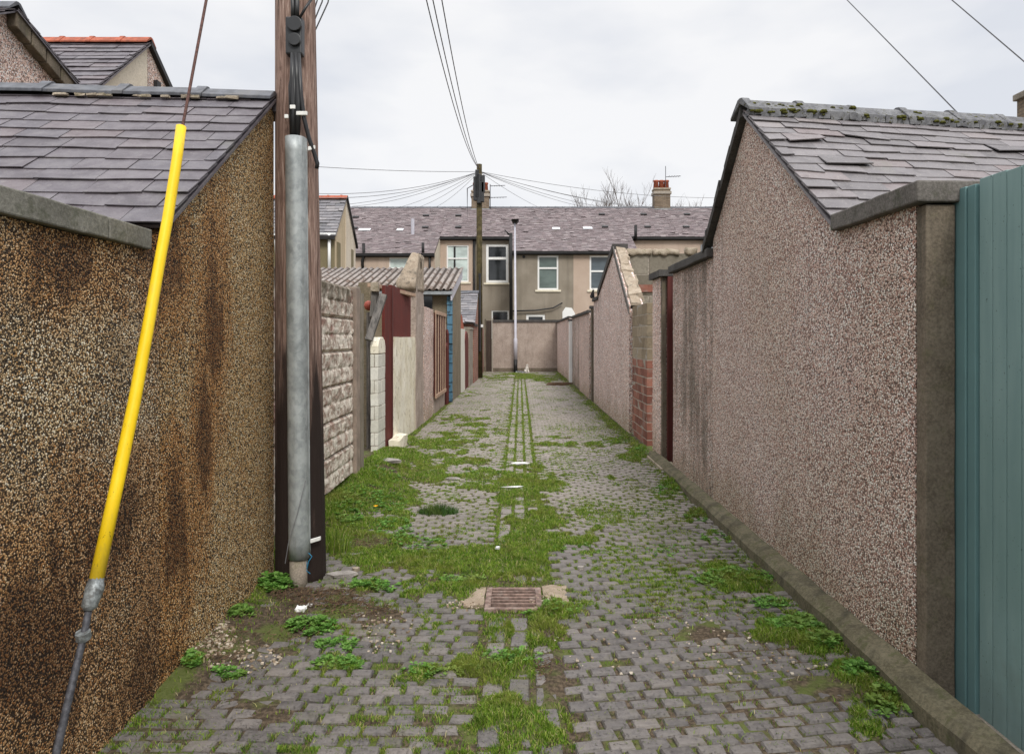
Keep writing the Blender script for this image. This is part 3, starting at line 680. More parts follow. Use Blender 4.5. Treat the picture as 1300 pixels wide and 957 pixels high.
for cx, cy, rx, ry, n in ((255, 815, 45, 25, 700), (300, 835, 60, 20, 250), (480, 800, 50, 30, 100), (900, 820, 200, 45, 240), (500, 597, 30, 4, 80), (690, 765, 18, 10, 120), (590, 768, 25, 8, 60)):
    for _ in range(n):
        x, y = scat_px(cx, cy, rx, ry)
        if x < -1.53 or x > 1.56: continue
        s = U(.002, .0065); z = max(gz(x, y), -.006 if U(0, 1) < .5 else .002); gr.box(x-s, x+s, y-s*.8, y+s*.8, z-s*.3, z+s*.9, s*.35)
tag(gr.build('gravel', m_gravel), 'loose tan gravel fallen from the pebbledash walls', 'gravel', kind='stuff')
def flat_piece(qx, qy, w, l, rot, mat, name, label, cat, th=.006, lift=.03):
    Yc = H*F/(qy-VY); Xc = px(qx, Yc); z = gz(Xc, Yc)+lift; mb = MB(); n = 6; vs = []
    c, s = math.cos(rot), math.sin(rot)
    for k in (0, 1):
        for i in range(n):
            a = 6.283*i/n; r = U(.75, 1.1); u, v = math.cos(a)*w/2*r, math.sin(a)*l/2*r; vs.append((Xc+u*c-v*s, Yc+u*s+v*c, z+k*th+U(-.003, .003)))
    mb.add(vs, [tuple(range(n))[::-1], tuple(range(n, 2*n))]+[(i, (i+1) % n, n+(i+1) % n, n+i) for i in range(n)])
    return solo(mb, name, mat, label, cat)
m_slab = concrete('broken_slab_stone', (.22, .20, .18), (.36, .33, .30), 12, streak=0)
flat_piece(660, 590, .22, .12, 0, m_litter, 'litter_scrap', 'white flat scrap lying across the centre channel of the lane', 'litter', .008)
flat_piece(650, 621, .22, .035, .1, m_litter, 'litter_scrap', 'thin white strip lying in the grass near the lane centre', 'litter', .008)
def crumple(qx, qy, sz, name, label, cat):
    Yc = H*F/(qy-VY); Xc = px(qx, Yc); z = gz(Xc, Yc); mb = MB(); mb.rbox(Xc-sz, Xc+sz, Yc-sz*.7, Yc+sz*.7, z, z+sz*.7, sz*.33, sz*.45, 16/sz*.05)
    return solo(mb, name, m_litter, label, cat)
crumple(382, 776, .028, 'crumpled_tissue', 'crumpled white tissue on the dead stalks below the near pole', 'tissue')
crumple(393, 770, .016, 'paper_scrap', 'small white paper scrap right of the crumpled tissue', 'litter')
flat_piece(632, 703, .035, .03, .2, m_litter, 'pale_pebble', 'small white pebble in the grass above the drain', 'pebble', .015)
flat_piece(737, 724, .05, .03, .3, m_slab, 'loose_stone', 'small loose grey stone on the grass right of the drain', 'stone', .02, .02)
flat_piece(435, 730, .20, .10, .15, m_slab, 'broken_slab', 'flat broken grey slab beside the base of the near pole', 'slab', .02, .012)
flat_piece(452, 726, .05, .05, .1, m_mortar, 'brick_lump', 'small buff brick lump at the end of the broken slab', 'brick lump', .03, .012)
flat_piece(495, 601, .30, .16, -.4, m_slab, 'rubble_slab', 'pale rubble slab on the bank below the broken planks', 'rubble', .03, .01)
flat_piece(575, 608, .16, .08, 0, m_slab, 'flat_stone', 'flat grey stone in the grass left of the lane centre', 'stone', .015, .012)
# drain grate
dy0, dy1, dx0, dx1 = 3.80, 4.07, -.178, .105
dg = thing('drain_grate', 'rusty iron drain grate set in the cobbles', 'drain grate', (-.03, 3.93, 0))
fr = MB(); fr.box(dx0-.02, dx1+.02, dy1, dy1+.03, -.05, .006); fr.box(dx0-.02, dx1+.02, dy0-.03, dy0, -.05, .006)
fr.box(dx0-.02, dx0+.015, dy0, dy1, -.05, .008); fr.box(dx1-.015, dx1+.02, dy0, dy1, -.05, .008); fr.build('frame', m_iron, dg, bevel=.003)
for k in range(5):
    yy = dy0+.02+(dy1-dy0-.04)*(k+.5)/5
    MB().box(dx0+.015, dx1-.015, yy-.007, yy+.007, -.014, .010).build('bar', m_iron, dg, bevel=.004)
MB().box(dx0, dx1, dy0, dy1, -.22, -.06).build('sump', m_blackpaint, dg)
m_dc = concrete('worn_drain_concrete', (.26, .20, .14), (.36, .29, .22), 12, streak=.1)
conc = MB(); conc.rbox(dx1+.025, dx1+.17, dy0-.0, dy1+.08, -.05, .002, .03, .014, 12); conc.build('surround', m_dc, dg); conc = MB(); conc.rbox(dx0-.14, dx0-.025, dy0+.03, dy1+.05, -.05, .003, .05, .008, 9)
conc.build('surround', m_dc, dg)

# ------------------------------------------------------------------ LEFT SIDE
XL = -1.53
w = thing('yard_wall', 'brown stained pebbledash yard wall on the left behind the yellow guard', 'wall', (XL-.1, 1.5, 0))
MB().rbox(XL-.22, XL, -.6, 2.90, -.1, 1.86, .12, .006).build('wall_render', m_left_yard, w)
c = MB(); yy = -.6
while yy < 2.80:
    y2 = min(yy+.62, 2.80); c.rbox(XL-.27, XL+.025, yy+.003, y2-.003, 1.862, 1.945, .08, .004, 5); yy = y2
c.build('coping', m_coping_g, w, bevel=.006)
# left outhouse
YF, YP, YB = 2.9, 4.21, 4.245
oz = lambda Y: 2.96-(4.21-Y)*.763
A = thing('pebbledash_outhouse', 'golden pebbledash outhouse with purple slate roof on the left', 'outhouse', (XL-1.5, 3.5, 0))
g = MB(); g.prism([(2.905, -.1), (2.905, oz(2.905)-.03), (4.21, 2.92), (4.245, 2.90), (4.245, -.1)], 'x', XL-.16, XL)
ow = g.build('wall', m_left_out, A)
sh = .045   # ridge skew
def lp(t, s): # t 0 eave..1 ridge, s 0 alley..1 far left
    return None
R1 = (XL+.03, 4.20, 2.985); R0 = (XL-3.6, 3.98, 2.985+.0)
E1 = (XL+.03, 2.90, 2.985-.763*1.30); E0 = (XL-3.6, 2.68, 2.985-.763*1.30)
F1 = (XL-.30, 2.40, 2.985-.763*1.78); F0 = (XL-3.6, 2.20, 2.985-.763*1.78); G1 = (XL-.30, 2.98, 2.985-.763*1.20); G0 = (XL-3.6, 2.78, 2.985-.763*1.20)
slates(F0, F1, G0, G1, .25, .122, .008, 1.3, .05, 12).build('lower_roof', m_slate_l, A)
rf = slates(E0, E1, R0, R1, .25, .122, .006, 1.2, .03, 11).build('roof', m_slate_l, A)
MB().hexa([(XL-3.6, 4.2, 2.9), (XL+.03, 4.22, 2.9), (XL+.03, 4.30, 2.86), (XL-3.6, 4.30, 2.86)], [(XL-3.6, 4.2, 2.96), (XL+.03, 4.22, 2.97), (XL+.03, 4.30, 2.90), (XL-3.6, 4.30, 2.9)]).build('verge_slate', m_slate_l, A)
n = 8
for i in range(n):
    a = Vector(R1).lerp(Vector(R0), i/n); b = Vector(R1).lerp(Vector(R0), (i+1)/n)
    up = Vector((0, 0, .035+U(-.006, .006)))
    ridge_tile(b+up, a+up+Vector((0, 0, U(-.008, .008))), .115, .06, .02, True).build('ridge_tile', m_ridge_l, A, bevel=.004)
mo = MB()
for _ in range(60):
    s = U(0, 1); p = Vector(R1).lerp(Vector(R0), s); q = p+Vector((0, -.125, -.055)); r = U(.008, .022); mo.box(q.x-r*1.6, q.x+r*1.6, q.y-r*.5, q.y+r*.5, q.z-r*.5, q.z+r*.3, r*.25)
tag(mo.build('ridge_mortar', m_mortar, A), kind='stuff')
# concrete panel fence
XP = -1.655
pf = thing('panel_fence', 'flaking white and red concrete panel fence behind the near pole', 'fence', (XP, 5.6, .1))
for y0, z1, mt in ((5.46, 2.06, m_postconc), (6.79, 2.0, m_postconc), (4.30, 2.0, m_postconc)):
    MB().rbox(XP-.13, XP+.045, y0-.06, y0+.09, -.1, z1, .1, .005, 6).build('post', mt, pf, bevel=.008)
def rock_panel(y0, y1, z0, z1):
    mb = MB(); ny, nz = int((y1-y0)/.022), 14; idx = []
    for k in range(nz+1):
        for j in range(ny+1):
            y = y0+(y1-y0)*j/ny; z = z0+(z1-z0)*k/nz; e = min(j, ny-j, k*1.0, nz-k)/1.0
            row_ = int((z-z0)/(z1-z0)*1.999); ph = .31*row_+int(z0*7)*.17; bw = ((y+ph) % .34)/.34
            groove = min(bw, 1-bw)*.34; gz_ = abs((z-(z0+z1)/2)); gr_ = min(1, min(groove, gz_ if True else 1)/.028)
            d = (.012*gr_+.012*mn.noise(Vector((y*9, z*9, row_)))+.007*mn.noise(Vector((y*28, z*28, 3)))) if e > 0 else -.012
            mb.v.append((XP+.004+d, y, z))
    for k in range(nz):
        for j in range(ny):
            a = k*(ny+1)+j; mb.f.append((a, a+1, a+ny+2, a+ny+1))
    mb.box(XP-.05, XP-.010, y0, y1, z0, z1)
    return mb
for i in range(6):
    z0 = .16+i*.305
    rock_panel(5.55, 6.73, z0, z0+.30).build('panel', m_panel, pf)
    rock_panel(4.39, 5.40, z0, z0+.30).build('panel', m_panel, pf)
# near pole
YPL = 4.30; XPc = px(382, YPL)
pole = thing('utility_pole', 'large near wooden utility pole with galvanised cable guard', 'utility pole', (XPc, YPL, 0))
mb = MB(); N = 28; path = []; zz = np.linspace(-.1, 8.2, 60)
for z in zz: path.append((XPc-.035*(z/3.6), YPL, z))
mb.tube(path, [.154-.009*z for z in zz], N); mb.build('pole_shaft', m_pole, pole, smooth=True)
yf = YPL-.165
xg = px(376.5, yf-.03)
gpath = [(xg+.004-.03*((z-.3)/3.6)*1.0, yf, z) for z in np.linspace(.17, pz(175, yf), 30)]
gb = MB()   # U-section guard
prof = [(math.cos(a)*.057, -.060*math.sin(a)*.95) for a in np.linspace(0, math.pi, 15)]; prof = [(.062, .03), (.057, .03)]+prof[0:]+[(-.057, .03), (-.062, .03)]
n = len(prof)
for gp in gpath:
    for a, b in prof: gb.v.append((gp[0]+a, gp[1]+b, gp[2]))
for i in range(len(gpath)-1):
    for k in range(n-1): gb.f.append((i*n+k, i*n+k+1, (i+1)*n+k+1, (i+1)*n+k))
go = gb.build('cable_guard', m_galv, pole, smooth=True); md = go.modifiers.new('s', 'SOLIDIFY'); md.thickness = .004; md.offset = 1
MB().tube([(xg+.002, yf+.0, -.06), (xg+.002, yf, .19)], .052, 16).build('conduit_stub', m_conc, pole, smooth=True)
# black junction box
def Q(x, y, d): Yq = YPL-d; return (px(x, Yq), Yq, pz(y, Yq))
jb = MB(); x0, _, z1 = Q(363, 22, .17); x1, _, z0 = Q(384, 70, .17); jb.box(x0, x1, YPL-.185, YPL-.12, z0, z1); jb.build('junction_box', m_black, pole, bevel=.01)
for yy_ in (30, 50):
    cx, cy, cz = Q(373.5, yy_, .2); MB().tube([(cx, YPL-.184, cz), (cx, YPL-.205, cz)], .045 if yy_ == 30 else .038, 20).build('box_cap', m_black, pole, bevel=.003)
for pts, r in (([(372, 68), (371, 100), (373, 140), (371, 180)], .016), ([(376, 68), (377, 100), (379, 130), (377, 180)], .017), ([(374, 68), (374, 120), (375, 180)], .014), ([(371, -20), (372, 10), (372, 24)], .014), ([(377, -20), (377, 10), (377, 24)], .014),
               ([(379, 68), (382, 120), (386, 150), (392, 175), (399, 195), (403, 208), (402, 214)], .013), ([(395, 0), (388, 10), (380, 24)], .008), ([(376, 68), (368, 110), (370, 180)], .010)):
    ds = [.185-.05*max(0, (x-384)/18) for x, y in pts]
    MB().tube([Q(x, y, d) for (x, y), d in zip(pts, ds)], r, 8).build('cable', m_cable, pole, smooth=True)
for x0_, x1_, y_ in ((376, 390, 144), (361, 366, 148), (368, 375, 136), (391, 400, 189), (394, 407, 687)):
    a = Q(x0_, y_, .20 if x0_ < 390 else .165); b = Q(x1_, y_-(2 if y_ == 189 else (4 if y_ == 687 else 0)), .20 if x1_ < 392 else (.15 if y_ == 189 else .11))
    mbb = MB(); mbb.hexa([(a[0], a[1]-.004, a[2]-.012), (b[0], b[1]-.004, b[2]-.012), (b[0], b[1]+.01, b[2]-.012), (a[0], a[1]+.01, a[2]-.012)], [(a[0], a[1]-.004, a[2]+.012), (b[0], b[1]-.004, b[2]+.012), (b[0], b[1]+.01, b[2]+.012), (a[0], a[1]+.01, a[2]+.012)])
    mbb.build('marker_band' if y_ == 687 else 'clip', m_band, pole, bevel=.003)
sp = [(390, 722), (388, 705), (392, 702), (396, 706), (392, 712), (389, 724), (394, 728)]
MB().tube([Q(x, y, .17) for x, y in sp], .003, 5).build('blue_cord', m_bluestring, pole, smooth=True)
thin = [(388, 610), (378, 650), (366, 690), (362, 715)]
MB().tube([Q(x, y, .235) for x, y in thin], .0022, 5).build('loose_wire', m_wire, pole)
for x1_, top in ((403, 0), (410, 0), (418, 0)):
    s0 = Q(396, {403: 22, 410: 34, 418: 48}[x1_], -.05); s1 = Q(x1_, top, -.1); s2 = Q(x1_+14, -120, -.3); s3 = (XPc-.02, YPL, 7.6)
    pts = []
    for k in range(14):
        t = k/13; a = [Vector(s0).lerp(Vector(s1), min(1, t*3)), Vector(s1).lerp(Vector(s2), max(0, min(1, t*3-1))), Vector(s2).lerp(Vector(s3), max(0, t*3-2))][min(2, int(t*3))] if t < 1 else Vector(s3)
        pts.append(a)
    MB().tube(pts, .0045, 5).build('drop_wire', m_cable, pole, smooth=True)
# stay wire
sy = thing('pole_stay', 'taut stay wire with long yellow plastic guard at left', 'stay wire', (-1.38, 1.9, 0))
def S(x, y, X=-1.38): Ys_ = X*F/(x-VX); return (X, Ys_, pz(y, Ys_))
top = Vector(S(232, 160)); a_ = Vector(S(262, 0)); d_ = (a_-top); endp = top+d_*6.3
MB().tube([top-d_*.1, top, a_, endp], .006, 6).build('wire', m_rustwire, sy)
gp = [S(230, 161), S(225, 200), S(212.5, 280), S(204, 325), S(188, 415), S(170.5, 510), S(149, 613), S(122.5, 735)]
MB().tube(gp, [.0195, .0195, .020, .020, .0205, .021, .0215, .022], 16).build('yellow_guard', m_yellow, sy, smooth=True)
sc_ = MB()
for t_ in ((172, 522),):
    p = S(*t_); sc_.box(p[0]-.003, p[0]+.006, p[1]-.028, p[1]-.0235, p[2]-U(.006, .02), p[2]+U(.006, .02), .003)
sc_.build('scuff', m_blackpaint, sy)
MB().tube([S(123, 733), S(120, 748), S(113, 770), S(112, 775)], [.022, .028, .023, .013], 12).build('turnbuckle', m_forged, sy, smooth=True)
MB().tube([S(113, 772), S(106, 808), S(92, 866), S(75, 940), S(58, 1020), S(40, 1105)], [.011, .011, .0115, .012, .012, .012], 8).build('rod', m_rod, sy, smooth=True)
p = S(106, 806); MB().tube([(p[0], p[1]-.004, p[2]+.012), (p[0], p[1]+.002, p[2]-.012)], .022, 8).build('nut', m_forged, sy)

# post + white brick pier + broken planks
XW = -1.72
def bricks(mb, x0, x1, y0, y1, z0, z1, bl, bh, mt=.009, jit=.002):
    rows = max(1, round((z1-z0)/bh)); bh = (z1-z0)/rows
    nx = max(1, round((x1-x0)/bl)); ny = max(1, round((y1-y0)/bl))
    for r in range(rows):
        o = (r % 2)*.5; zz0 = z0+r*bh+mt/2; zz1 = z0+(r+1)*bh-mt/2
        ysp = [y0]+[y0+(y1-y0)*(i+o)/ny for i in range(ny+1) if 0 < (i+o) < ny]+[y1]
        xsp = [x0]+[x0+(x1-x0)*(i+o)/nx for i in range(nx+1) if 0 < (i+o) < nx]+[x1]
        for a, b in zip(ysp[:-1], ysp[1:]):
            for c_, d_ in zip(xsp[:-1], xsp[1:]):
                edge = (c_ == x0 or d_ == x1 or a == y0 or b == y1)
                if edge: mb.box(c_+mt/2, d_-mt/2, a+mt/2, b-mt/2, zz0, zz1, jit)
    return mb
gpst = MB()
for k in range(3): gpst.rbox(XP-.10, XP+.02-.012*(k % 2), 6.90+.085*k, 6.98+.085*k, -.1, 2.02-.03*k, .12, .004)
solo(gpst, 'gate_post', m_oakpost, 'grooved grey timber gate post at the far end of the panel fence', 'post')
wp = thing('brick_pier', 'white painted brick pier with rounded top on the left', 'brick pier', (XW-.05, 8.5, 0))
bricks(MB(), XW-.10, XW, 8.30, 8.74, .03, 1.30, .44, .16, .006, .003).build('bricks', m_whitebrick, wp, bevel=.005)
MB().box(XW-.094, XW-.006, 8.306, 8.734, -.05, 1.30).build('mortar', m_mort_l, wp)
MB().prism([(8.30, 1.305), (8.30, 1.40), (8.34, 1.47), (8.44, 1.51), (8.60, 1.51), (8.70, 1.47), (8.74, 1.40), (8.74, 1.305)], 'x', XW-.10, XW).build('cap', m_creamwall, wp, bevel=.01)
def plank(a, b, wdt, th, mat, name, label, cat, **k):
    a, b = Vector(a), Vector(b); d = (b-a).normalized(); s = Vector((1, 0, 0)) if abs(d.x) < .9 else Vector((0, 0, 1)); s = (s-d*s.dot(d)).normalized(); t = d.cross(s)
    q = lambda p: [p-s*wdt/2-t*th/2, p+s*wdt/2-t*th/2, p+s*wdt/2+t*th/2, p-s*wdt/2+t*th/2]
    m = MB(); m.hexa([v for v in q(a)], [v for v in q(b)]); return solo(m, name, mat, label, cat, bevel=.004)
plank(P(468, 432, 8.25), P(487, 374, 8.45), .09, .05, m_greywood, 'broken_plank', 'long grey splintered plank leaning over the white brick pier', 'plank')
plank(P(473, 402, 8.75), P(476, 364, 8.75), .07, .05, m_greywood, 'broken_plank', 'short upright grey plank behind the leaning plank', 'plank')
plank(P(481, 395, 8.85), P(479, 366, 8.85), .03, .05, m_greywood, 'broken_plank', 'thin upright grey lath right of the short plank', 'plank')
plank(P(471, 362, 8.9), P(524, 375, 10.8), .10, .05, m_tan, 'gate_lintel', 'tan timber lintel above the red gate boards', 'lintel')
m = MB(); a = P(471, 370, 8.7); b = P(480, 358, 8.7); m.box(a[0], b[0], 8.68, 8.80, a[2], b[2], .004); solo(m, 'block_end', m_mortar, 'small pale block on top of the broken planks', 'block', bevel=.005)
# yard lean-to seen through the gap
m = MB(); m.box(px(455, 9.6), px(470, 9.6), 9.6, 9.75, -.05, 2.28); solo(m, 'shed_wall', m_brownwall, 'brown yard wall seen through the gap left of the white pier', 'wall')
m = MB(); c0 = Vector(P(468, 388, 9.3)); 
for i in range(7):
    pass
m.tube([c0+Vector((0, 0, -.066)), c0+Vector((0, 0, -.045)), c0, c0+Vector((0, 0, .045)), c0+Vector((0, 0, .066))], [.015, .05, .065, .05, .015], 14)
ball = thing('hanging_buoy', 'faded red round float on a post in the gap beside the planks', 'float', (c0.x, c0.y, 0))
m.build('float', m_redball, ball, smooth=True); MB().tube([(c0.x, c0.y, -.05), (c0.x, c0.y, c0.z-.09)], .03, 8).build('post', m_greywood, ball)
# red gate + cream wall with red boards
rg = thing('red_gate', 'narrow dark red boarded gate right of the white brick pier', 'gate', (XW, 9, 0))
g = MB(); yy = 8.80
while yy < 9.22: g.box(XW-.06, XW-.02, yy+.003, yy+.10, .02, 2.18); yy += .105
g.build('boards', m_red, rg, bevel=.003); MB().box(XW-.075, XW-.004, 9.225, 9.30, 0, 2.20).build('frame', m_redframe, rg, bevel=.003)
cw = thing('cream_wall', 'peeling cream painted wall topped with dark red boards', 'wall', (XW, 10, 0))
MB().rbox(XW-.2, XW, 9.31, 11.28, -.1, 1.51, .12, .010, 3).build('wall_face', m_creamwall, cw)
g = MB(); yy = 9.32
while yy < 10.95: g.box(XW-.08, XW-.03, yy+.004, yy+.105, 1.515, 2.22-.0*(yy-9.3)+U(-.006, .006)); yy += .109
g.build('boards', m_red, cw, bevel=.003)
MB().rbox(XW+.0, XW+.14, 8.95, 9.6, -.05, .16, .1, .02, 5).build('cream_step', m_creamwall, cw)
# tall rough stone pier
sp_ = thing('stone_pier', 'tall rough stone and render pier rising behind the cream wall', 'pier', (-1.8, 11.6, 0))
m = MB(); 
m.rbox(-2.0, XW+.012, 11.25, 12.15, -.1, 2.38, .12, .02, 3); m.build('rendered_wall', m_endwall, sp_)
m = MB(); zc = 2.38
for (y0, y1, x0, x1, h) in ((11.1, 12.1, -2.02, -1.72, .22), (11.25, 12.1, -1.98, -1.70, .22), (11.45, 12.1, -1.94, -1.71, .14)):
    pass
m.rbox(-2.02, -1.70, 11.12, 12.1, 2.3, 2.92, .06, .03, 3.5)
m.v = [(-1.70+(a+1.70)*(1-.62*max(0, (c-2.42)/.5)), b+.35*max(0, (c-2.42)/.5)*(1 if b < 11.6 else 0), c) for a, b, c in m.v]
m.build('stone_top', m_stone, sp_, smooth=True)
m = MB(); m.rbox(-2.0, XW+.02, 12.152, 13.45, -.1, 2.06, .12, .008, 3)
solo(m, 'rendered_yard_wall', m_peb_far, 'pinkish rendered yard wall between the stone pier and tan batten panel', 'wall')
m = MB(); m.rbox(-1.9, -1.70, 13.455, 15.8, -.1, 1.80, .2, .008, 3)
solo(m, 'low_yard_wall', m_endwall, 'grey rendered wall behind the tan batten panel', 'wall')
bp = thing('batten_panel', 'tan timber batten panel fixed along the left wall', 'batten panel', (-1.66, 14.3, .3))
for yy in np.linspace(13.5, 15.15, 5): MB().box(-1.664, -1.650, yy-.085, yy+.02, .32, 2.03).build('batten', m_tan, bp, bevel=.004)
for z in (.34, 2.0): MB().box(-1.668, -1.64, 13.42, 15.25, z-.035, z+.04).build('rail', m_tan, bp, bevel=.004)
MB().box(-1.695, -1.671, 13.45, 15.2, .34, 2.0).build('backing', m_redframe, bp)
m = MB()
for k, yy in enumerate((15.45, 15.65)): m.tube([(-1.66, yy, -.05), (-1.66, yy, 1.3+.3*k), (-1.68, yy+.04, 1.38+.3*k)], .035, 8)
solo(m, 'leaning_poles', m_redframe, 'two thin dark poles between the batten panel and corrugated outhouse', 'poles')
# corrugated outhouse
XC = -1.60
co = thing('corrugated_outhouse', 'brown outhouse with brown corrugated sheet roof on the left', 'outhouse', (-3.5, 17, 0))
m = MB(); m.prism([(16.0, -.05), (16.0, 2.60), (18.5, 3.24), (18.5, -.05)], 'x', -5.6, XC); m.build('wall', m_brownwall, co)
m = MB(); nxx = 320; x0, x1 = -5.75, XC+.06
for i in range(nxx+1):
    x = x0+(x1-x0)*i/nxx; d = .024*math.sin((x-x0)/.165*6.283)
    for (yy, zz_) in ((15.7, 2.62), (17.2, 3.02), (18.7, 3.42)): m.v.append((x, yy, zz_+d))
for i in range(nxx):
    for k in range(2): m.f.append((i*3+k, i*3+k+1, (i+1)*3+k+1, (i+1)*3+k))
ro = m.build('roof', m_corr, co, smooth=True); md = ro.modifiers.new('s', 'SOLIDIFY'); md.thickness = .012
MB().box(-5.6, XC+.05, 15.72, 15.78, 2.50, 2.575).build('fascia', m_lead, co)
MB().box(px(538, 15.98), px(549, 15.98), 15.96, 16.03, 1.9, 2.48).build('window', m_glass, co)
MB().prism([(15.75, 2.36), (15.75, 2.585), (18.6, 3.34), (18.6, 3.12)], 'x', XC+.005, XC+.035).build('barge_board', m_lamp, co)
bb = thing('blue_board', 'peeling blue boards at the corner of the corrugated outhouse', 'boards', (XC-.05, 15.9, 0))
g = MB()
for k in range(11): g.box(px(567.5, 15.9), px(574.2, 15.9), 15.90, 15.985, .02+k*.225, .02+k*.225+.205, .004)
g.build('boards', m_blue, bb)
MB().box(px(568, 15.9), px(574, 15.9), 15.986, 15.995, .02, 2.5).build('backing', m_blackpaint, bb)
# beyond: white wall, arched red door, concrete wall, brick outhouse
m = MB(); m.rbox(-1.85, -1.60, 18.52, 19.9, -.05, 1.75, .3, .01); solo(m, 'white_brick_wall', m_whitebrick, 'short cream brick wall right after the corrugated outhouse', 'wall')
m = MB(); m.prism([(18.6, 1.755), (18.6, 2.2), (19.2, 2.1), (19.8, 1.755)], 'x', -1.83, -1.62); solo(m, 'orange_gable', m_ridge_red, 'small orange red gable piece above the cream brick wall', 'gable')
ad = thing('arched_gate', 'dark red gate with rounded top on the far left', 'gate', (-1.6, 20.5, 0))
MB().prism([(19.92, -.05), (19.92, 1.45), (20.1, 1.62), (20.5, 1.70), (20.9, 1.62), (21.1, 1.45), (21.1, -.05)], 'x', -1.64, -1.59).build('gate_leaf', m_red, ad)
MB().box(-1.70, -1.56, 21.1, 21.25, -.05, 1.75).build('jamb', m_conc, ad)
m = MB(); m.rbox(-1.78, -1.56, 21.26, 22.7, -.05, 1.75, .3, .01); m.box(-1.8, -1.54, 21.26, 22.7, 1.76, 1.84); solo(m, 'short_concrete_wall', m_block, 'short grey wall between the arched gate and brick outhouse', 'wall')
bo = thing('brick_outhouse', 'small red brick outhouse with slate roof beside the far pole', 'outhouse', (-2.6, 23.8, 0))
MB().prism([(22.72, -.05), (22.72, 2.05), (24.4, 3.1), (25.0, 2.9), (25.0, -.05)], 'x', -3.6, -1.53).build('wall', m_bt_red, bo)
slates((-3.7, 22.55, 2.0), (-1.48, 22.55, 2.0), (-3.7, 24.4, 3.14), (-1.48, 24.4, 3.14), .3, .17, .012, 1, .03, 5).build('roof', m_slate_b, bo)
ridge_tile((-3.7, 24.4, 3.19), (-1.46, 24.4, 3.19), .13, .08, .03).build('ridge_tile', m_ridge_l, bo)
MB().box(-1.52, -1.49, 22.5, 24.4, 1.9, 1.98).build('verge_board', m_blackpaint, bo)
m = MB(); m.rbox(-1.85, -1.6, 25.0, 30.2, -.05, 1.9, .4, .01); solo(m, 'far_yard_wall', m_bt_red, 'red brick yard wall behind the far wooden pole', 'wall')
# far pole
YFP = 25.6; xf = px(608.5, YFP)
fp = thing('far_utility_pole', 'thin far utility pole with many fanning wires', 'utility pole', (xf, YFP, 0))
MB().tube([(xf, YFP, -.1), (xf, YFP, 8.0)], [.125, .10], 14).build('pole_shaft', m_pole_far, fp, smooth=True)
for k, (x_, z0_, z1_) in enumerate(((-.14, 6.6, 7.5), (.12, 6.55, 7.3), (0, 6.5, 7.6), (-.07, 6.7, 7.75), (.15, 6.9, 7.55))):
    MB().box(xf+x_-.07, xf+x_+.07, YFP-.24, YFP-.10, z0_, z1_).build('terminal_box', m_black, fp, bevel=.02)
MB().tube([(xf+.03, YFP-.14, 1.0), (xf+.03, YFP-.14, 3.6), (xf+.03, YFP-.14, 3.9)], [.04, .04, .06], 8).build('cable_cover', m_black, fp)
MB().box(xf+.05, xf+.15, YFP-.15, YFP-.12, 1.9, 2.0).build('sign_plate', m_white, fp)
MB().tube([(xf-.1, YFP, 7.3), (xf-.45, YFP, 7.1), (xf-.45, YFP, 5.8)], .02, 6).build('bracket', m_rod, fp)
att = Vector((xf, YFP-.05, 7.72))
def wire(a, b, sag, r, name, label, mat=m_wire, group=None, n=16):
    a, b = Vector(a), Vector(b); pts = []
    for i in range(n+1):
        t = i/n; p = a.lerp(b, t); p.z -= sag*4*t*(1-t); pts.append(p)
    m = MB(); m.tube(pts, r, 4); return solo(m, name, mat, label, 'overhead wire', group=group, loc=tuple(a))
GW = 'wires fanning out from the far pole'
fans = [((405, 212), 20, .05, 'topmost left wire, nearly level, from the far pole'), ((352, 243), 20, .35, 'upper of the two close thick left wires from the far pole'), ((352, 249), 19, .38, 'lower of the two close thick left wires from the far pole'), ((400, 262), 30, .3, 'left wire from the far pole dropping over the small red ridge'), ((447, 262), 33, .25, 'left wire from the far pole ending at the near end of the terrace ridge'),
        ((495, 266), 40, .2, 'left wire from the far pole reaching the terrace ridge midway left'), ((522, 266), 41, .2, 'left wire from the far pole reaching the ridge above the white vent pipe'), ((546, 266), 41, .2, 'left wire from the far pole meeting the ridge near the chimney'),
        ((1000, 247), 36, .5, 'topmost right wire from the far pole passing the ginger potted chimney'), ((960, 264), 38, .7, 'long sagging right wire from the far pole, below the topmost'), ((905, 262), 40, .55, 'thick right wire from the far pole ending right of the bare tree'), ((800, 266), 41, .3, 'right wire from the far pole ending before the bare tree'), ((690, 266), 41, .1, 'steep short right wire from the far pole to the ridge'), ((760, 266), 41, .2, 'right wire from the far pole to the ridge left of the bare tree')]
for (q, Yq, sg, lb) in fans: wire(att, P(*q, Yq), sg, .009, 'overhead_wire', lb, m_wire, GW)
for dx_, sg_, lb in ((-.04, 1.05, 'leftmost of the cables running overhead from near pole to far pole'), (.03, 1.0, 'middle of the cables running overhead from near pole to far pole'), (.12, .85, 'rightmost of the cables running overhead from near pole to far pole')):
    wire(att+Vector((0, 0, .1)), (XPc+dx_*2-.05, YPL, 7.9), sg_, .010, 'overhead_cable', lb, m_cable, 'cables between the two poles', 40)
wire(P(1075, 0, 10), P(1215, 143, 7.5), .0, .008, 'overhead_wire', 'dark wire crossing the sky above the right slate roof', m_cable)
wire(P(1208, 0, 10), P(1330, 104, 8.5), .0, .008, 'overhead_wire', 'dark wire at the top right corner of the sky', m_cable)

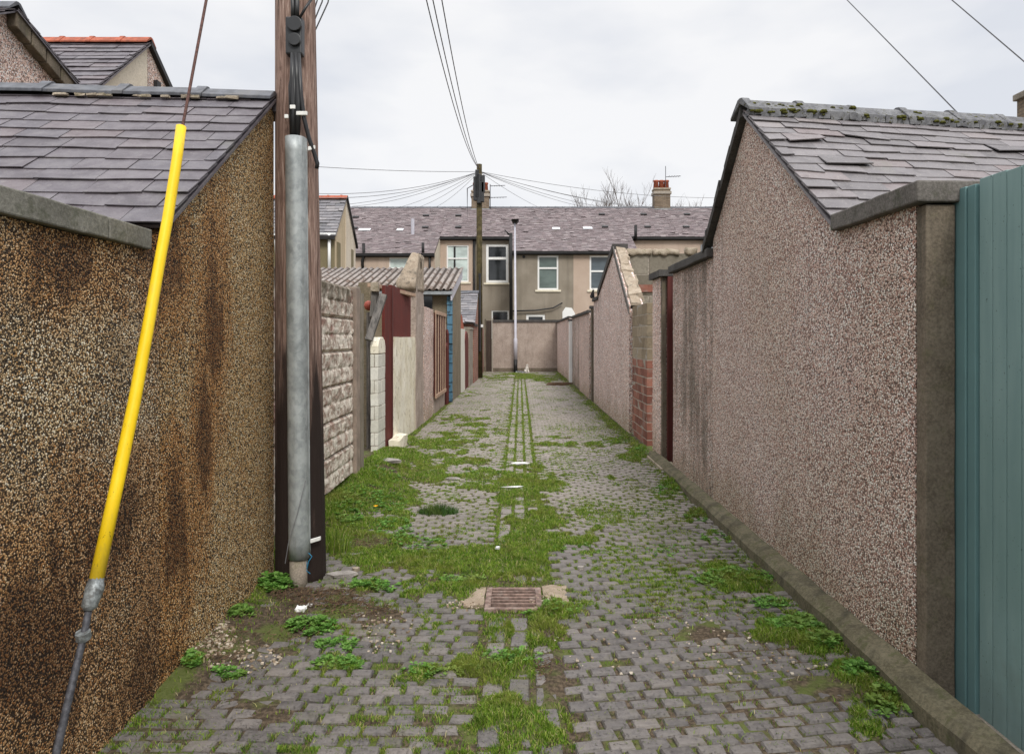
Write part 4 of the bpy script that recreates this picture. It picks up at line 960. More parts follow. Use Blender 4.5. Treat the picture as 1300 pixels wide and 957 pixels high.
# ------------------------------------------------------------------ RIGHT SIDE
XR = 1.68
rw = thing('pebbledash_yard_wall', 'pink pebbledash yard wall beside the teal gate', 'wall', (XR+.1, 3.3, 0))
MB().rbox(XR, XR+.24, 2.90, 3.62, .095, 2.06, .12, .003).build('wall_render', m_peb_r, rw)
m = MB(); m.rbox(XR+.002, XR+.125, 2.83, 2.899, -.1, 2.055, .1, .003, 6); m.build('concrete_post', m_conc_dark, rw, bevel=.006)
m = MB(); m.rbox(XR-.045, XR+.29, 2.81, 3.60, 2.062, 2.15, .07, .004, 6); m.build('coping', m_coping, rw, bevel=.008)
m = MB(); zz_ = -.1
while zz_ < 2.0: m.box(XR+.127, XR+.24, 2.86, 2.899, zz_, zz_+.205, .002); zz_ += .215
m.build('block_return', m_block, rw)
# outhouse right
oR = thing('slate_roofed_outhouse', 'pink pebbledash outhouse with mossy ridged slate roof on the right', 'outhouse', (XR+1.5, 4.8, 0))
YPk = F*XR/(948-VX); zpk = pz(140, YPk); YE = 3.55; zE = pz(278, F*XR/(1062-VX)); YBk = 5.94; zBk = pz(300, YBk)
YEv = F*XR/(1062-VX)
sl = (zpk-zE)/(YPk-YEv)
m = MB(); m.prism([(3.622, .095), (3.622, zpk-sl*(YPk-3.622)-.03), (YPk-.02, zpk-.05), (YBk, zBk-.04), (YBk, .095)], 'x', XR, XR+.16)
m.build('wall', m_peb_r, oR)
Ee = 3.60; ze = zpk-sl*(YPk-Ee)
xv = XR-.03; sk = .17*2.9
slates((xv, Ee, ze), (xv+2.95, Ee+sk, ze), (xv, YPk, zpk), (xv+2.95, YPk+sk, zpk), .31, .132, .007, 1.5, .07, 23).build('roof', m_slate_r, oR)
E2 = 3.02; z2 = zpk-sl*(YPk-E2); xs_ = XR+.32; k_ = sk*(xs_-xv)/2.95
slates((xs_, E2+k_, z2), (xv+2.95, E2+sk, z2), (xs_, Ee+k_+.1, ze+sl*.1), (xv+2.95, Ee+sk+.1, ze+sl*.1), .31, .132, .007, 1.5, .04, 27).build('lower_roof', m_slate_r, oR)
MB().hexa([(XR+.33, 3.2, .0), (XR+2.9, 3.2+sk, .0), (XR+2.9, 3.35+sk, .0), (XR+.33, 3.35, .0)], [(XR+.33, 3.2, 1.75), (XR+2.9, 3.2+sk, 1.75), (XR+2.9, 3.35+sk, 1.85), (XR+.33, 3.35, 1.85)]).build('front_wall', m_block, oR)
slates((xv+2.95, YBk+.1+sk, zBk-.06), (xv, YBk+.1, zBk-.06), (xv+2.95, YPk+sk, zpk), (xv, YPk, zpk), .33, .15, .009, 1.2, .05, 24).build('rear_roof', m_slate_r, oR)
bbm = MB(); npc = 8
for i in range(npc):
    t0, t1 = i/npc, (i+1)/npc+.01; a0 = Vector((0, YPk, zpk)).lerp(Vector((0, YBk+.12, zBk-.07)), t0); a1 = Vector((0, YPk, zpk)).lerp(Vector((0, YBk+.12, zBk-.07)), t1); jj = U(0, .015)
    bbm.prism([(a0.y, a0.z-.05), (a0.y, a0.z+.02+jj), (a1.y, a1.z+.02-jj*.3), (a1.y, a1.z-.05)], 'x', xv-.02-jj, xv+.04)
bbm.build('barge_slates', m_coping_far, oR)
nr = 7
for i in range(nr):
    a = Vector((xv-.02, YPk, zpk)).lerp(Vector((xv+2.95, YPk+sk, zpk)), i/nr); b = Vector((xv-.02, YPk, zpk)).lerp(Vector((xv+2.95, YPk+sk, zpk)), (i+1)/nr)
    up = Vector((0, 0, .065+U(-.006, .006))); ridge_tile(a+up, b+up, .13, .085, .022, True).build('ridge_tile', m_ridge_r, oR, bevel=.004)
mo = MB()
for _ in range(95):
    s = U(0, 1)**1.2; p = Vector((xv, YPk, zpk)).lerp(Vector((xv+2.95, YPk+sk, zpk)), s)+Vector((0, -.15+U(0, .02), -.045+U(-.015, .02))); r = U(.006, .018)
    if U(0, 1) < .35: p += Vector((0, .06, .055))
    mo.tube([p+Vector((-r*1.6, 0, 0)), p+Vector((-r*.8, 0, r*.4)), p+Vector((r*.8, 0, r*.4)), p+Vector((r*1.6, 0, 0))], [r*.3, r*.8, r*.8, r*.3], 6)
tag(mo.build('moss', m_moss, oR, smooth=True), kind='stuff')
mm = MB(); L_ = Vector((2.95, sk, 0)); 
for i in range(60):
    a = Vector((xv, YPk-.12, zpk-.055))+L_*(i/60); mm.box(a.x, a.x+2.95/60, a.y-.012+U(-.012, .008), a.y+.08, a.z-.022+U(-.008, .006), a.z+.03, .006)
tag(mm.build('ridge_mortar', m_ridge_r, oR), kind='stuff')
# plinth
pl = MB()
prof = [(XR-.108, -.1), (XR-.102, .06), (XR-.075, .09), (XR-.002, .108), (XR-.002, -.1)]
ysn = np.arange(2.0, 8.6, .12); n = len(prof)
for yv in ysn:
    for a, b in prof:
        dd = mn.noise_vector(Vector((a*6, yv*3.2, b*6)))*.010; pl.v.append((a+dd.x*(a < XR-.01), yv, b+dd.z*(b > 0)))
for i in range(len(ysn)-1):
    for k in range(n): pl.f.append((i*n+k, i*n+(k+1) % n, (i+1)*n+(k+1) % n, (i+1)*n+k))
solo(pl, 'kerb_plinth', m_plinth, 'mossy concrete kerb along the foot of the right pebbledash wall', 'kerb', smooth=False)
# foundation under walls (hidden)
# second yard wall
w2 = thing('streaked_yard_wall', 'dark streaked pebbledash yard wall with black coping beyond the right outhouse', 'wall', (XR+.1, 6.7, 0))
MB().rbox(XR+.002, XR+.22, 5.945, 7.50, .095, 2.20, .12, .004).build('wall_render', m_peb_str, w2)
m = MB(); m.rbox(XR-.05, XR+.25, 5.95, 7.52, 2.205, 2.285, .07, .005, 5); m.build('coping', m_coping_far, w2, bevel=.01)
# teal gate
XG = XR+.135
tg = thing('teal_gate', 'tall teal painted boarded gate on the right edge', 'gate', (XG, 2.3, 0))
MB().box(XG-.005, XG+.055, 2.775, 2.862, -.05, 2.115).build('frame', m_tealdark, tg, bevel=.004)
MB().box(XG+.002, XG+.05, 2.725, 2.773, -.05, 2.115).build('frame', m_tealdark, tg, bevel=.004)
g = MB(); yy = 2.715
while yy > .9:
    g.box(XG+.012, XG+.034, yy-.0735, yy, -.04, 2.13-.012*(2.7-yy)+U(-.003, .003)); yy -= .0765
g.build('boards', m_teal, tg, bevel=.0025)
for z in (.3, 1.9): MB().box(XG+.036, XG+.07, .9, 2.72, z, z+.1).build('rail', m_tealdark, tg)
m = MB(); m.box(XR-.02, XR+.3, .5, 2.83, -.09, .0); solo(m, 'gate_step', m_conc, 'concrete threshold below the teal gate', 'threshold')
# red door recess and rendered pillar
rd_ = thing('recessed_door', 'dark red door recessed beyond the streaked yard wall', 'door', (XR+.2, 7.8, 0))
MB().box(XR+.20, XR+.25, 7.52, 8.02, .02, 2.2).build('leaf', m_redframe, rd_)
MB().box(XR+.052, XR+.20, 8.0, 8.055, 0, 2.22).build('frame', m_redframe, rd_, bevel=.003)
pp = thing('rendered_pillar', 'narrow pebbledash pillar with concrete edge and dark cap beyond the red door', 'pillar', (XR, 8.3, 0))
MB().rbox(XR-.005, XR+.15, 8.13, 8.62, -.05, 2.22, .1, .004).build('render', m_peb_far, pp)
MB().rbox(XR, XR+.05, 8.06, 8.128, -.05, 2.22, .1, .004).build('concrete_edge', m_conc_dark, pp)
MB().rbox(XR-.05, XR+.26, 8.0, 8.66, 2.225, 2.30, .07, .008, 6).build('cap', m_coping_far, pp)
m = MB(); m.rbox(XR-.12, XR+.1, 7.55, 8.62, -.05, .055, .1, .01, 4); solo(m, 'door_step', m_mortar, 'buff stone step below the recessed red door', 'step')
# brick pier
bpr = thing('brick_pier', 'right hand pier of buff blocks over red bricks', 'brick pier', (XR+.1, 9.9, 0))
bricks(MB(), XR+.03, XR+.26, 9.22, 10.42, .0, 1.20, .24, .125, .012, .003).build('red_bricks', m_redbrick, bpr, bevel=.004)
bricks(MB(), XR+.03, XR+.26, 9.22, 10.42, 1.20, 1.98, .40, .165, .012, .004).build('buff_blocks', m_blockbrick, bpr, bevel=.004)
MB().box(XR+.038, XR+.252, 9.23, 10.41, -.05, 1.975).build('mortar', m_mort_l, bpr)
# derelict gable
Yg0, Ygp, Ygb = 10.5, 12.2, 14.6
dg_ = thing('derelict_gable', 'narrow pink rendered gable wall with broken sloping stone top', 'gable wall', (XR+.1, 12.5, 0))
zg0, zgp, zgb = 2.0, 3.08, 2.42
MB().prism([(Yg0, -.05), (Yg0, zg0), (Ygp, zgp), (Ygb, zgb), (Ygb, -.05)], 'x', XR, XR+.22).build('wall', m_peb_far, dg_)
m = MB(); k = 9
for i in range(k):
    t0, t1 = i/k, (i+1)/k; ya, yb = Yg0+(Ygp-Yg0)*t0, Yg0+(Ygp-Yg0)*t1; za, zb = zg0+(zgp-zg0)*t0, zg0+(zgp-zg0)*t1; o = .05+U(-.02, .03)
    m.hexa([(XR+.015, ya, za-.05), (XR+.24+U(-.04, .04), ya, za-.05), (XR+.24+U(-.04, .04), yb, zb-.05), (XR+.015, yb, zb-.05)], [(XR+.04+U(-.02, .03), ya, za+o), (XR+.20+U(-.04, .04), ya, za+o+U(-.03, .03)), (XR+.20+U(-.04, .04), yb, zb+o+U(-.03, .03)), (XR+.04, yb, zb+o)])
m.build('stone_coping', m_stone, dg_)
MB().prism([(Yg0-.05, zg0-.13), (Yg0-.05, zg0-.01), (Ygp, zgp+.05), (Ygp, zgp-.06)], 'x', XR-.02, XR-.003).build('barge_strip', m_greywood, dg_)
MB().prism([(Ygp, zgp-.02), (Ygp, zgp+.10), (Ygb, zgb+.1), (Ygb, zgb-.03)], 'x', XR-.03, XR+.25).build('rear_verge', m_coping_far, dg_)
bw = thing('block_wall', 'tall grey concrete block wall with crumbling top behind the brick pier', 'block wall', (3, 12.4, 0))
m_blk = brickm('mottled_grey_block', [(0, (.17, .15, .115)), (.5, (.24, .215, .17)), (1, (.31, .28, .225))], lich=((.08, .07, .045), .7))
bricks(MB(), XR+.225, 4.3, 12.2, 12.42, -.05, 3.02, .72, .40, .024, .006).build('blocks', m_blk, bw, bevel=.006)
MB().box(XR+.24, 4.28, 12.222, 12.40, -.05, 3.005).build('mortar', m_mort_l, bw)
m = MB(); x = XR+.2
while x < 4.2:
    l = U(.2, .5); m.rbox(x, x+l, 12.17, 12.43, 2.98, 3.02+U(0, .09), .06, .035, 9); x += l*U(1, 1.3)
m.build('crumbling_top', m_mortar, bw, smooth=True)
MB().box(XR+.26, 2.55, 12.188, 12.197, 2.32, 2.45).build('red_course', m_redbrick, bw)
MB().box(3.2, 4.0, 11.9, 12.1, 2.95, 3.14).build('lead_slab', m_lead, bw)
# far right walls
def yard(y0, y1, x0, z, mat, label, cop=m_coping_far, name='yard_wall', cz=.07, dx=.2):
    t = thing(name, label, 'wall', (x0+.1, (y0+y1)/2, 0)); MB().rbox(x0, x0+dx, y0, y1, -.05, z, .3, .006).build('wall_render', mat, t)
    MB().rbox(x0-.04, x0+dx+.04, y0, y1, z+.003, z+cz, .15, .008, 4).build('coping', cop, t); return t
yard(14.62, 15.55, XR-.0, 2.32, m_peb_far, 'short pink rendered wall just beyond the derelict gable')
yard(15.57, 15.72, XR+.12, 2.2, m_darkwood, 'dark boarded stretch between pink walls on the right')
yard(15.74, 15.95, XR-.02, 2.17, m_conc_dark, 'dark concrete jamb beside the dark boarding on the right', name='concrete_jamb')
yard(15.97, 16.3, XR+.1, 2.12, m_darkwood, 'second dark boarded stretch, just before the wide pink wall', name='boarded_gate')
yard(16.32, 19.1, XR-.02, 2.10, m_peb_far, 'pink rendered wall stretch with dark coping midway along the right side')
yard(19.12, 22.3, XR+.03, 2.13, m_peb_str, 'darker brown rendered wall stretch before the white door jambs')
yard(22.32, 22.8, XR-.05, 2.05, m_white, 'pair of white door jambs in the far right wall', name='door_jamb')
yard(22.82, 30.18, XR-.03, 2.16, m_peb_far, 'last pink rendered wall stretch meeting the end wall')
flat_piece(710, 489, .9, .5, 0, m_straw, 'dirt_heap', 'low brown dirt heap at the foot of the far right wall', 'dirt heap', .10, .0)
# black cat on wall
def skin(name, verts, edges, radii, mat, parent, sub=2):
    me = bpy.data.meshes.new(name); me.from_pydata(verts, edges, []); me.materials.append(mat)
    o = bpy.data.objects.new(name, me); col.objects.link(o); o.parent = parent
    s = o.modifiers.new('skin', 'SKIN'); s.use_smooth_shade = True
    for i, r in enumerate(radii): me.skin_vertices[0].data[i].radius = (r, r) if not isinstance(r, tuple) else r
    me.skin_vertices[0].data[0].use_root = True
    q = o.modifiers.new('sub', 'SUBSURF'); q.levels = q.render_levels = sub; return o
def sit_cat(loc, rot, sc, mat, label, name='cat', ears=None):
    t = thing(name, label, 'cat', loc); t.rotation_euler = (0, 0, rot); t.scale = (sc,)*3
    # faces -Y ; sitting, one continuous body with front legs, haunches, neck, head, muzzle and tail
    v = [(0, .06, .10), (0, .03, .20), (0, -.01, .28), (0, -.03, .345), (0, -.09, .335),
         (-.035, -.035, .19), (-.035, -.05, .10), (-.035, -.06, .02), (-.035, -.09, .012),
         (.035, -.035, .19), (.035, -.05, .10), (.035, -.06, .02), (.035, -.09, .012),
         (-.07, .04, .07), (-.075, -.03, .03), (.07, .04, .07), (.075, -.03, .03),
         (.0, .13, .03), (.06, .19, .02), (.13, .17, .02), (.16, .10, .02)]
    e = [(0, 1), (1, 2), (2, 3), (3, 4), (1, 5), (5, 6), (6, 7), (7, 8), (1, 9), (9, 10), (10, 11), (11, 12), (0, 13), (13, 14), (0, 15), (15, 16), (0, 17), (17, 18), (18, 19), (19, 20)]
    r = [.085, .07, .045, .055, .026, .026, .018, .016, .014, .026, .018, .016, .014, .05, .022, .05, .022, .022, .017, .015, .01]
    b = skin('body', v, e, r, mat, t)
    def cp(mb, nm, mt):
        me = bpy.data.meshes.new(nm); me.from_pydata(mb.v, [], mb.f); me.materials.append(mt); o = bpy.data.objects.new(nm, me); col.objects.link(o); o.parent = t
    for s in (-1, 1):
        m = MB(); m.add([(s*.048, -.02, .375), (s*.012, -.035, .392), (s*.030, -.0, .385), (s*.042, -.03, .44)], [(0, 1, 3), (1, 2, 3), (2, 0, 3), (0, 2, 1)]); cp(m, 'ear', ears or mat)
        m = MB(); m.tube([(s*.022, -.078, .362), (s*.022, -.086, .362)], .007, 8); cp(m, 'eye', m_cable)
    m = MB(); m.tube([(0, -.112, .340), (0, -.119, .340)], .006, 6); cp(m, 'nose', m_catg)
    return t
cat = sit_cat((px(669, 29.6), 29.6, 0), .3, 1.0, m_catw, 'small white and ginger cat sitting before the end wall', ears=m_catg)
m = MB(); m.tube([(0, .085, .14), (0, .125, .14), (0, .135, .14)], [.06, .045, .01], 10)
o = m.build('coat_patch', m_catg, cat); 
for v_ in o.data.vertices: v_.co = v_.co+ROOT[cat.name]
yct = 15.3
sit_cat((px(752.5, yct), yct, 2.39), .6, .5, m_catb, 'black cat sitting on the coping below the far white window')

# ------------------------------------------------------------------ END WALL, LAMP
ew = thing('end_wall', 'long brown rendered wall closing the end of the lane', 'wall', (0, 30.3, 0))
YW = 30.25
MB().box(px(626, YW), 2.4, YW, YW+.2, .10, pz(409, YW)).build('wall_render', m_endwall, ew)
MB().box(px(626, YW), 2.4, YW-.03, YW, -.05, .17).build('brick_base', m_conc_dark, ew)
MB().box(px(626, YW)-.02, 2.45, YW-.05, YW+.25, pz(409, YW)+.003, pz(406, YW)).build('coping', m_coping_far, ew)
MB().box(px(615, YW), px(617, YW), YW, YW+.2, -.05, pz(405, YW)).build('jamb', m_conc_dark, ew)
MB().box(px(624.4, YW), px(626, YW)-.003, YW-.02, YW+.2, -.05, pz(404, YW)).build('jamb', m_mort_l, ew)
dr = thing('end_gate', 'dark brown wooden gate left of the end wall', 'gate', (px(620, YW), YW, 0))
g = MB(); x = px(617, YW)+.01
while x < px(624, YW): g.box(x, x+.075, YW+.03, YW+.07, .02, pz(407, YW)); x += .08
g.build('boards', m_darkwood, dr); MB().box(px(617, YW), px(624.3, YW), YW+.02, YW+.1, -.05, .02).build('sill', m_conc_dark, dr)
YLm = 29.9; xl = px(654.5, YLm)
lm = thing('street_lamp', 'slim pale grey street lamp post before the end wall', 'street lamp', (xl, YLm, 0))
MB().tube([(xl, YLm, -.05), (xl, YLm, .55)], .085, 12).build('base', m_blackpaint, lm, smooth=True)
MB().tube([(xl, YLm, .55), (xl, YLm, 1.45), (xl, YLm, 1.5), (xl-.03, YLm, 6.55)], [.082, .08, .055, .035], 12).build('column', m_lamp, lm, smooth=True)
m = MB(); m.hexa([(xl-.10, YLm-.2, 6.52), (xl+.06, YLm-.2, 6.52), (xl+.06, YLm+.3, 6.52), (xl-.10, YLm+.3, 6.52)], [(xl-.19, YLm-.3, 6.66), (xl+.15, YLm-.3, 6.66), (xl+.15, YLm+.4, 6.66), (xl-.19, YLm+.4, 6.66)]); m.build('lamp_head', m_blackpaint, lm, bevel=.01)
m = MB()
for k in range(5): m.box(px(655, 29.7)+k*.09, px(655, 29.7)+k*.09+.07, 29.6, 29.8, 0, .05, .01)
solo(m, 'rubbish_heap', m_lead, 'small grey rubbish heap at the lamp base', 'rubbish')

# ------------------------------------------------------------------ TERRACE
SL = .49; YR_ = 41.3; ZR_ = 9.36
def rz(Y): return 5.775+SL*(Y-34)
def wall_holes(x0, x1, z0, z1, Y, holes, th=.12):
    xs = sorted({x0, x1, *[h[0] for h in holes], *[h[1] for h in holes]}); zs = sorted({z0, z1, *[h[2] for h in holes], *[h[3] for h in holes]}); m = MB()
    for a, b in zip(xs[:-1], xs[1:]):
        for c_, d_ in zip(zs[:-1], zs[1:]):
            mx, mz = (a+b)/2, (c_+d_)/2
            if any(h[0] < mx < h[1] and h[2] < mz < h[3] for h in holes): continue
            m.add([(a, Y, c_), (b, Y, c_), (b, Y, d_), (a, Y, d_)], [(0, 1, 2, 3)])
    for h in holes:
        a, b, c_, d_ = h; m.add([(a, Y, c_), (b, Y, c_), (b, Y, d_), (a, Y, d_), (a, Y+th, c_), (b, Y+th, c_), (b, Y+th, d_), (a, Y+th, d_)], [(0, 1, 5, 4), (1, 2, 6, 5), (2, 3, 7, 6), (3, 0, 4, 7)])
    return m
def window(house, x0, x1, z0, z1, Y, gl, transom=.3, fw=.07, sill=True, mull=None, silm=m_cream):
    f = MB(); y0, y1 = Y+.04, Y+.11
    f.box(x0, x0+fw, y0, y1, z0, z1); f.box(x1-fw, x1, y0, y1, z0, z1); f.box(x0+fw, x1-fw, y0, y1, z0, z0+fw); f.box(x0+fw, x1-fw, y0, y1, z1-fw, z1)
    if transom:
        zt = z1-(z1-z0)*transom; f.box(x0+fw, x1-fw, y0, y1, zt-fw*.6, zt+fw*.4)
    w_ = f.build('window', m_white, house)
    MB().box(x0+fw*.5, x1-fw*.5, Y+.085, Y+.10, z0+fw*.5, z1-fw*.5).build('pane', gl, w_)
    if mull: MB().box(mull-.05, mull+.05, Y+.06, Y+.084, z0+fw, z1-fw).build('curtain_gap', m_blackpaint, w_)
    if sill: MB().box(x0-.12, x1+.12, Y-.06, Y+.10, z0-.10, z0-.004).build('sill', silm, w_)
def hz(y, Y): return pz(y, Y)
YA, YM = 34.0, 36.4
def hole(xa, xb, ya, yb, Y): return (px(xa, Y), px(xb, Y), pz(yb, Y), pz(ya, Y))
def house(name, label, xs, secs, mwall, seed):
    """secs: list of (x0,x1,Y,holes,material)"""
    t = thing(name, label, 'terraced house', ((xs[0]+xs[1])/2, 38, 0))
    for (a, b, Y, holes, mat) in secs:
        zt = rz(Y)-.05
        m = wall_holes(a, b, -.05, zt, Y, holes)
        m.add([(a, Y, -.05), (a, YR_, -.05), (a, YR_, zt), (a, Y, zt)], [(0, 1, 2, 3)]); m.add([(b, Y, -.05), (b, YR_, -.05), (b, YR_, zt), (b, Y, zt)], [(0, 1, 2, 3)])
        m.build('wall', mat, t)
        slates((a-.0, Y-.18, rz(Y-.18)), (b+.0, Y-.18, rz(Y-.18)), (a, YR_, ZR_), (b, YR_, ZR_), .27, .19, .014, 1.2, .02, seed+int(Y)).build('roof', m_slate_f, t)
        MB().box(a, b, Y-.26, Y-.13, rz(Y)-.22, rz(Y)-.10).build('gutter', m_blackpaint, t)
        MB().box(a, b, Y-.13, Y-.01, rz(Y)-.26, rz(Y)-.12).build('soffit', m_blackpaint, t)
    a, b = xs
    slates((b, YR_+7, rz(YA)), (a, YR_+7, rz(YA)), (b, YR_, ZR_), (a, YR_, ZR_), .5, .4, .02, 1, .02, seed+99).build('rear_roof', m_slate_f, t)
    MB().box(a, b, YR_+6.8, YR_+7, -.05, rz(YA)).build('rear_wall', mwall, t)
    m = MB(); x = a
    while x < b-.1:
        x2 = min(x+.45, b); q = ridge_tile((x, YR_, ZR_+.07+U(-.01, .01)), (x2, YR_, ZR_+.07), .16, .10, .03, True); m.add(q.v, q.f); x = x2
    m.build('ridge', m_ridge_l, t)
    return t
W1 = hole(567, 595, 311, 358, YM); W2 = hole(617, 645.5, 310, 359, YM); W3 = hole(682.5, 709, 324.5, 368, 34.3); W4 = hole(748.5, 776, 324.5, 368, 34.3)
W5 = hole(494, 522, 327, 341, YA); W6 = hole(624, 646, 394, 430, YM); W7 = hole(668, 692, 399, 432, 34.3)
Hs1 = house('terraced_house', 'pinkish terraced house with curtained window left of the far pole', (-7.7, -2.39), [(-7.7, -4.24, YA, [W5], m_hs_pink), (-4.24, -2.39, YM, [W1], m_hs_pink)], m_hs_pink, 1)
window(Hs1, *W1, YM, m_glass_c, .36, mull=px(577, YM)); window(Hs1, *W5, YA, m_glass_c, 0, .05)
# flank of the projecting part, pale render
MB().add([(-4.236, YA, -.05), (-4.236, YM, -.05), (-4.236, YM, rz(YM)-.07), (-4.236, YA, rz(YA)-.07)], [(0, 1, 2, 3)]).build('flank_wall', m_hs_cream, Hs1)
Hs2 = house('terraced_house', 'dark brown terraced house between the far pole and the pink house', (-2.39, 2.69), [(-2.389, -.52, YM, [W2, W6], m_hs_brown), (-.52, 2.69, 34.3, [W3, W7], m_hs_brown)], m_hs_brown, 2)
window(Hs2, *W2, YM, m_glass, .36, .13); window(Hs2, *W3, 34.3, m_glass_g, .36, .085); window(Hs2, *W6, YM, m_glass, 0, .07, False); window(Hs2, *W7, 34.3, m_glass, 0, .12, False)
Hs3 = house('terraced_house', 'pale pink terraced house right of the brown one', (2.69, 8.5), [(2.691, 5.9, 34.3, [W4], m_hs_pink), (5.9, 8.5, YM, [], m_hs_pink)], m_hs_pink, 3)
window(Hs3, *W4, 34.3, m_glass_b, .45, .085)
Hs4 = house('terraced_house', 'terraced house at the far right, mostly hidden by the right outhouse', (8.5, 13.8), [(8.501, 9.95, YM, [], m_hs_pink), (9.95, 13.8, YA, [], m_hs_pink)], m_hs_pink, 4)
Hs0 = house('terraced_house', 'terraced house at the far left, mostly behind the beige gabled house', (-13, -7.7), [(-13, -7.702, YA, [], m_hs_pink)], m_hs_pink, 5)
Hs5 = house('terraced_house', 'terraced house hidden behind the near pole and beige gabled house', (-18.4, -13), [(-18.4, -13.002, YA, [], m_hs_brown)], m_hs_brown, 6)
def pipe(h, pts, r=.05, name='drainpipe', mat=m_blackpaint): MB().tube(pts, r, 8).build(name, mat, h, smooth=True)
pipe(Hs2, [P(602, 303, YM-.1), P(602, 372, YM-.1), P(602, 420, YM-.1)], .07)
pipe(Hs2, [P(648.5, 296, 34.1), P(648.5, 330, 34.1), P(649, 420, 34.1)], .085); pipe(Hs2, [P(646, 298, 34.1), P(641, 292, 34.1), P(641, 300, 34.1)], .05)
pipe(Hs1, [P(461, 346, YA-.1), P(460, 332, YA-.1), P(462, 324, YA-.15), P(461.5, 309, YA-.2)], .075, 'soil_pipe'); pipe(Hs1, [P(537, 326, YA-.15), P(537, 308, YA-.2)], .07, 'soil_pipe'); pipe(Hs1, [P(545.5, 322, YA-.1), P(545.5, 360, YA-.1)], .06)
pipe(Hs2, [P(650, 395, 34.15), P(680, 394, 34.15), P(702, 391, 34.15), P(714, 384.5, 34.15)], .035, 'cable', m_cable)
pipe(Hs3, [P(807, 286, YM-.35), P(807, 306, YM-.3)], .08, 'soil_pipe'); pipe(Hs4, [P(896.5, 292, YM-.35), P(896.5, 312, YM-.3)], .08, 'soil_pipe')
for hs_, q, Yw in ((Hs2, (665, 326), 34.3), (Hs3, (739, 319.5), 34.3), (Hs3, (843, 303), YM), (Hs1, (483, 323.5), YA)):
    p = P(*q, Yw-.02); MB().tube([(p[0], Yw+.02, p[2]), (p[0], Yw-.05, p[2])], .075, 8).build('vent_hole', m_blackpaint, hs_)
MB().prism([(px(714, 34.28), pz(406, 34.28)), (px(714, 34.28), pz(396, 34.28)), (px(718, 34.28), pz(390, 34.28)), (px(726, 34.28), pz(391, 34.28)), (px(730, 34.28), pz(398, 34.28)), (px(729, 34.28), pz(410, 34.28))], 'y', 34.27, 34.295).build('bare_plaster_patch', m_white, Hs2)
def roofpt(q):  # point of the roof plane on the ray through a photo point
    k = (VY-q[1])/F; Yq = (H-5.775+SL*34)/(SL-k); return Vector((px(q[0], Yq), Yq, H+k*Yq))
n_ = Vector((0, -SL, 1)).normalized(); vv = Vector((0, 1, SL)).normalized()
def roofbox(h, q, w, l, mat, name, lift=.05, th=.03):
    c_ = roofpt(q); m = MB(); b = [c_+Vector((sx*w/2, 0, 0))+vv*sy*l/2+n_*lift for sx, sy in ((-1, -1), (1, -1), (1, 1), (-1, 1))]; m.hexa(b, [p+n_*th for p in b]); m.build(name, mat, h)
def hof(x): return [Hs5, Hs0, Hs1, Hs2, Hs3, Hs4][sum(x > b for b in (-13, -7.7, -2.39, 2.69, 8.5))]
for q in ((452, 277), (541, 275), (582, 275), (540, 290), (582, 290), (764, 273.5), (817, 273.5), (872, 273.5), (768, 289.5), (822, 289.5), (871, 289.5), (450, 291)):
    roofbox(hof(roofpt(q).x), q, .34, .22, m_blackpaint, 'roof_vent', .05, .06)
for q, w_ in (((463, 293), .75), ((508, 293), .42), ((706, 291.5), .5), ((746, 291), .6)): roofbox(hof(roofpt(q).x), q, w_*.85, .34, m_roofl, 'rooflight', .05, .03)
c_ = roofpt((524, 298)); MB().tube([c_-Vector((0, 0, .05)), c_+Vector((0, 0, .85))], .09, 8).build('vent_pipe', m_lamp, Hs1)
def chimney(h, qx, qtop, Yc, wx, wy, pots, mat=m_bt_buff):
    cx = px(qx, Yc); zt = pz(qtop, Yc)
    s = MB(); s.box(cx-wx/2, cx+wx/2, Yc-wy/2, Yc+wy/2, ZR_-1.2, zt); c = s.build('chimney', mat, h)
    MB().box(cx-wx/2-.06, cx+wx/2+.06, Yc-wy/2-.06, Yc+wy/2+.06, zt-.28, zt-.12).build('band', m_mort_l, c)
    MB().box(cx-wx/2-.03, cx+wx/2+.03, Yc-wy/2-.03, Yc+wy/2+.03, zt+.002, zt+.09).build('cap', m_mortar, c)
    MB().box(cx-wx/2-.06, cx+wx/2+.06, Yc-wy/2-.06, Yc+wy/2+.06, ZR_-.35, ZR_-.12).build('flashing', m_lead, c)
    for dx_ in pots: MB().tube([(cx+dx_, Yc, zt+.08), (cx+dx_, Yc, zt+.5), (cx+dx_, Yc, zt+.52), (cx+dx_, Yc, zt+.60)], [.17, .14, .17, .17], 12).build('chimney_pot', m_ridge_red, c, smooth=True)
    return c, cx, zt
c, cx, zt = chimney(Hs2, 610, 245, YR_, 1.05, .7, (-.3, .3))
for dz, L in ((.35, .9), (-.35, 1.0)):
    m = MB(); m.tube([(cx+.6, YR_-.3, zt+dz), (cx+.6+L, YR_-.3, zt+dz+.03)], .02, 5)
    for k in range(5): m.tube([(cx+.7+k*L/6, YR_-.45, zt+dz), (cx+.7+k*L/6, YR_-.15, zt+dz)], .012, 4)
    m.build('aerial', m_rod, c)
pipe(Hs2, [(cx+.6, YR_-.3, zt-1.1), (cx+.6, YR_-.3, zt+.45)], .025, 'aerial_mast', m_rod)
c, cx, zt = chimney(Hs3, 839.5, 242, YR_, .95, .7, (-.32, 0, .3))
m = MB(); m.tube([(cx+.2, YR_-.3, zt), (cx+.2, YR_-.3, zt+1.4)], .02, 5); m.tube([(cx+.2, YR_-.3, zt+.75), (cx+1.1, YR_-.3, zt+.8)], .02, 5)
for k in range(5): m.tube([(cx+.4+k*.15, YR_-.5, zt+.78), (cx+.4+k*.15, YR_-.1, zt+.78)], .012, 4)
m.build('aerial', m_rod, c)

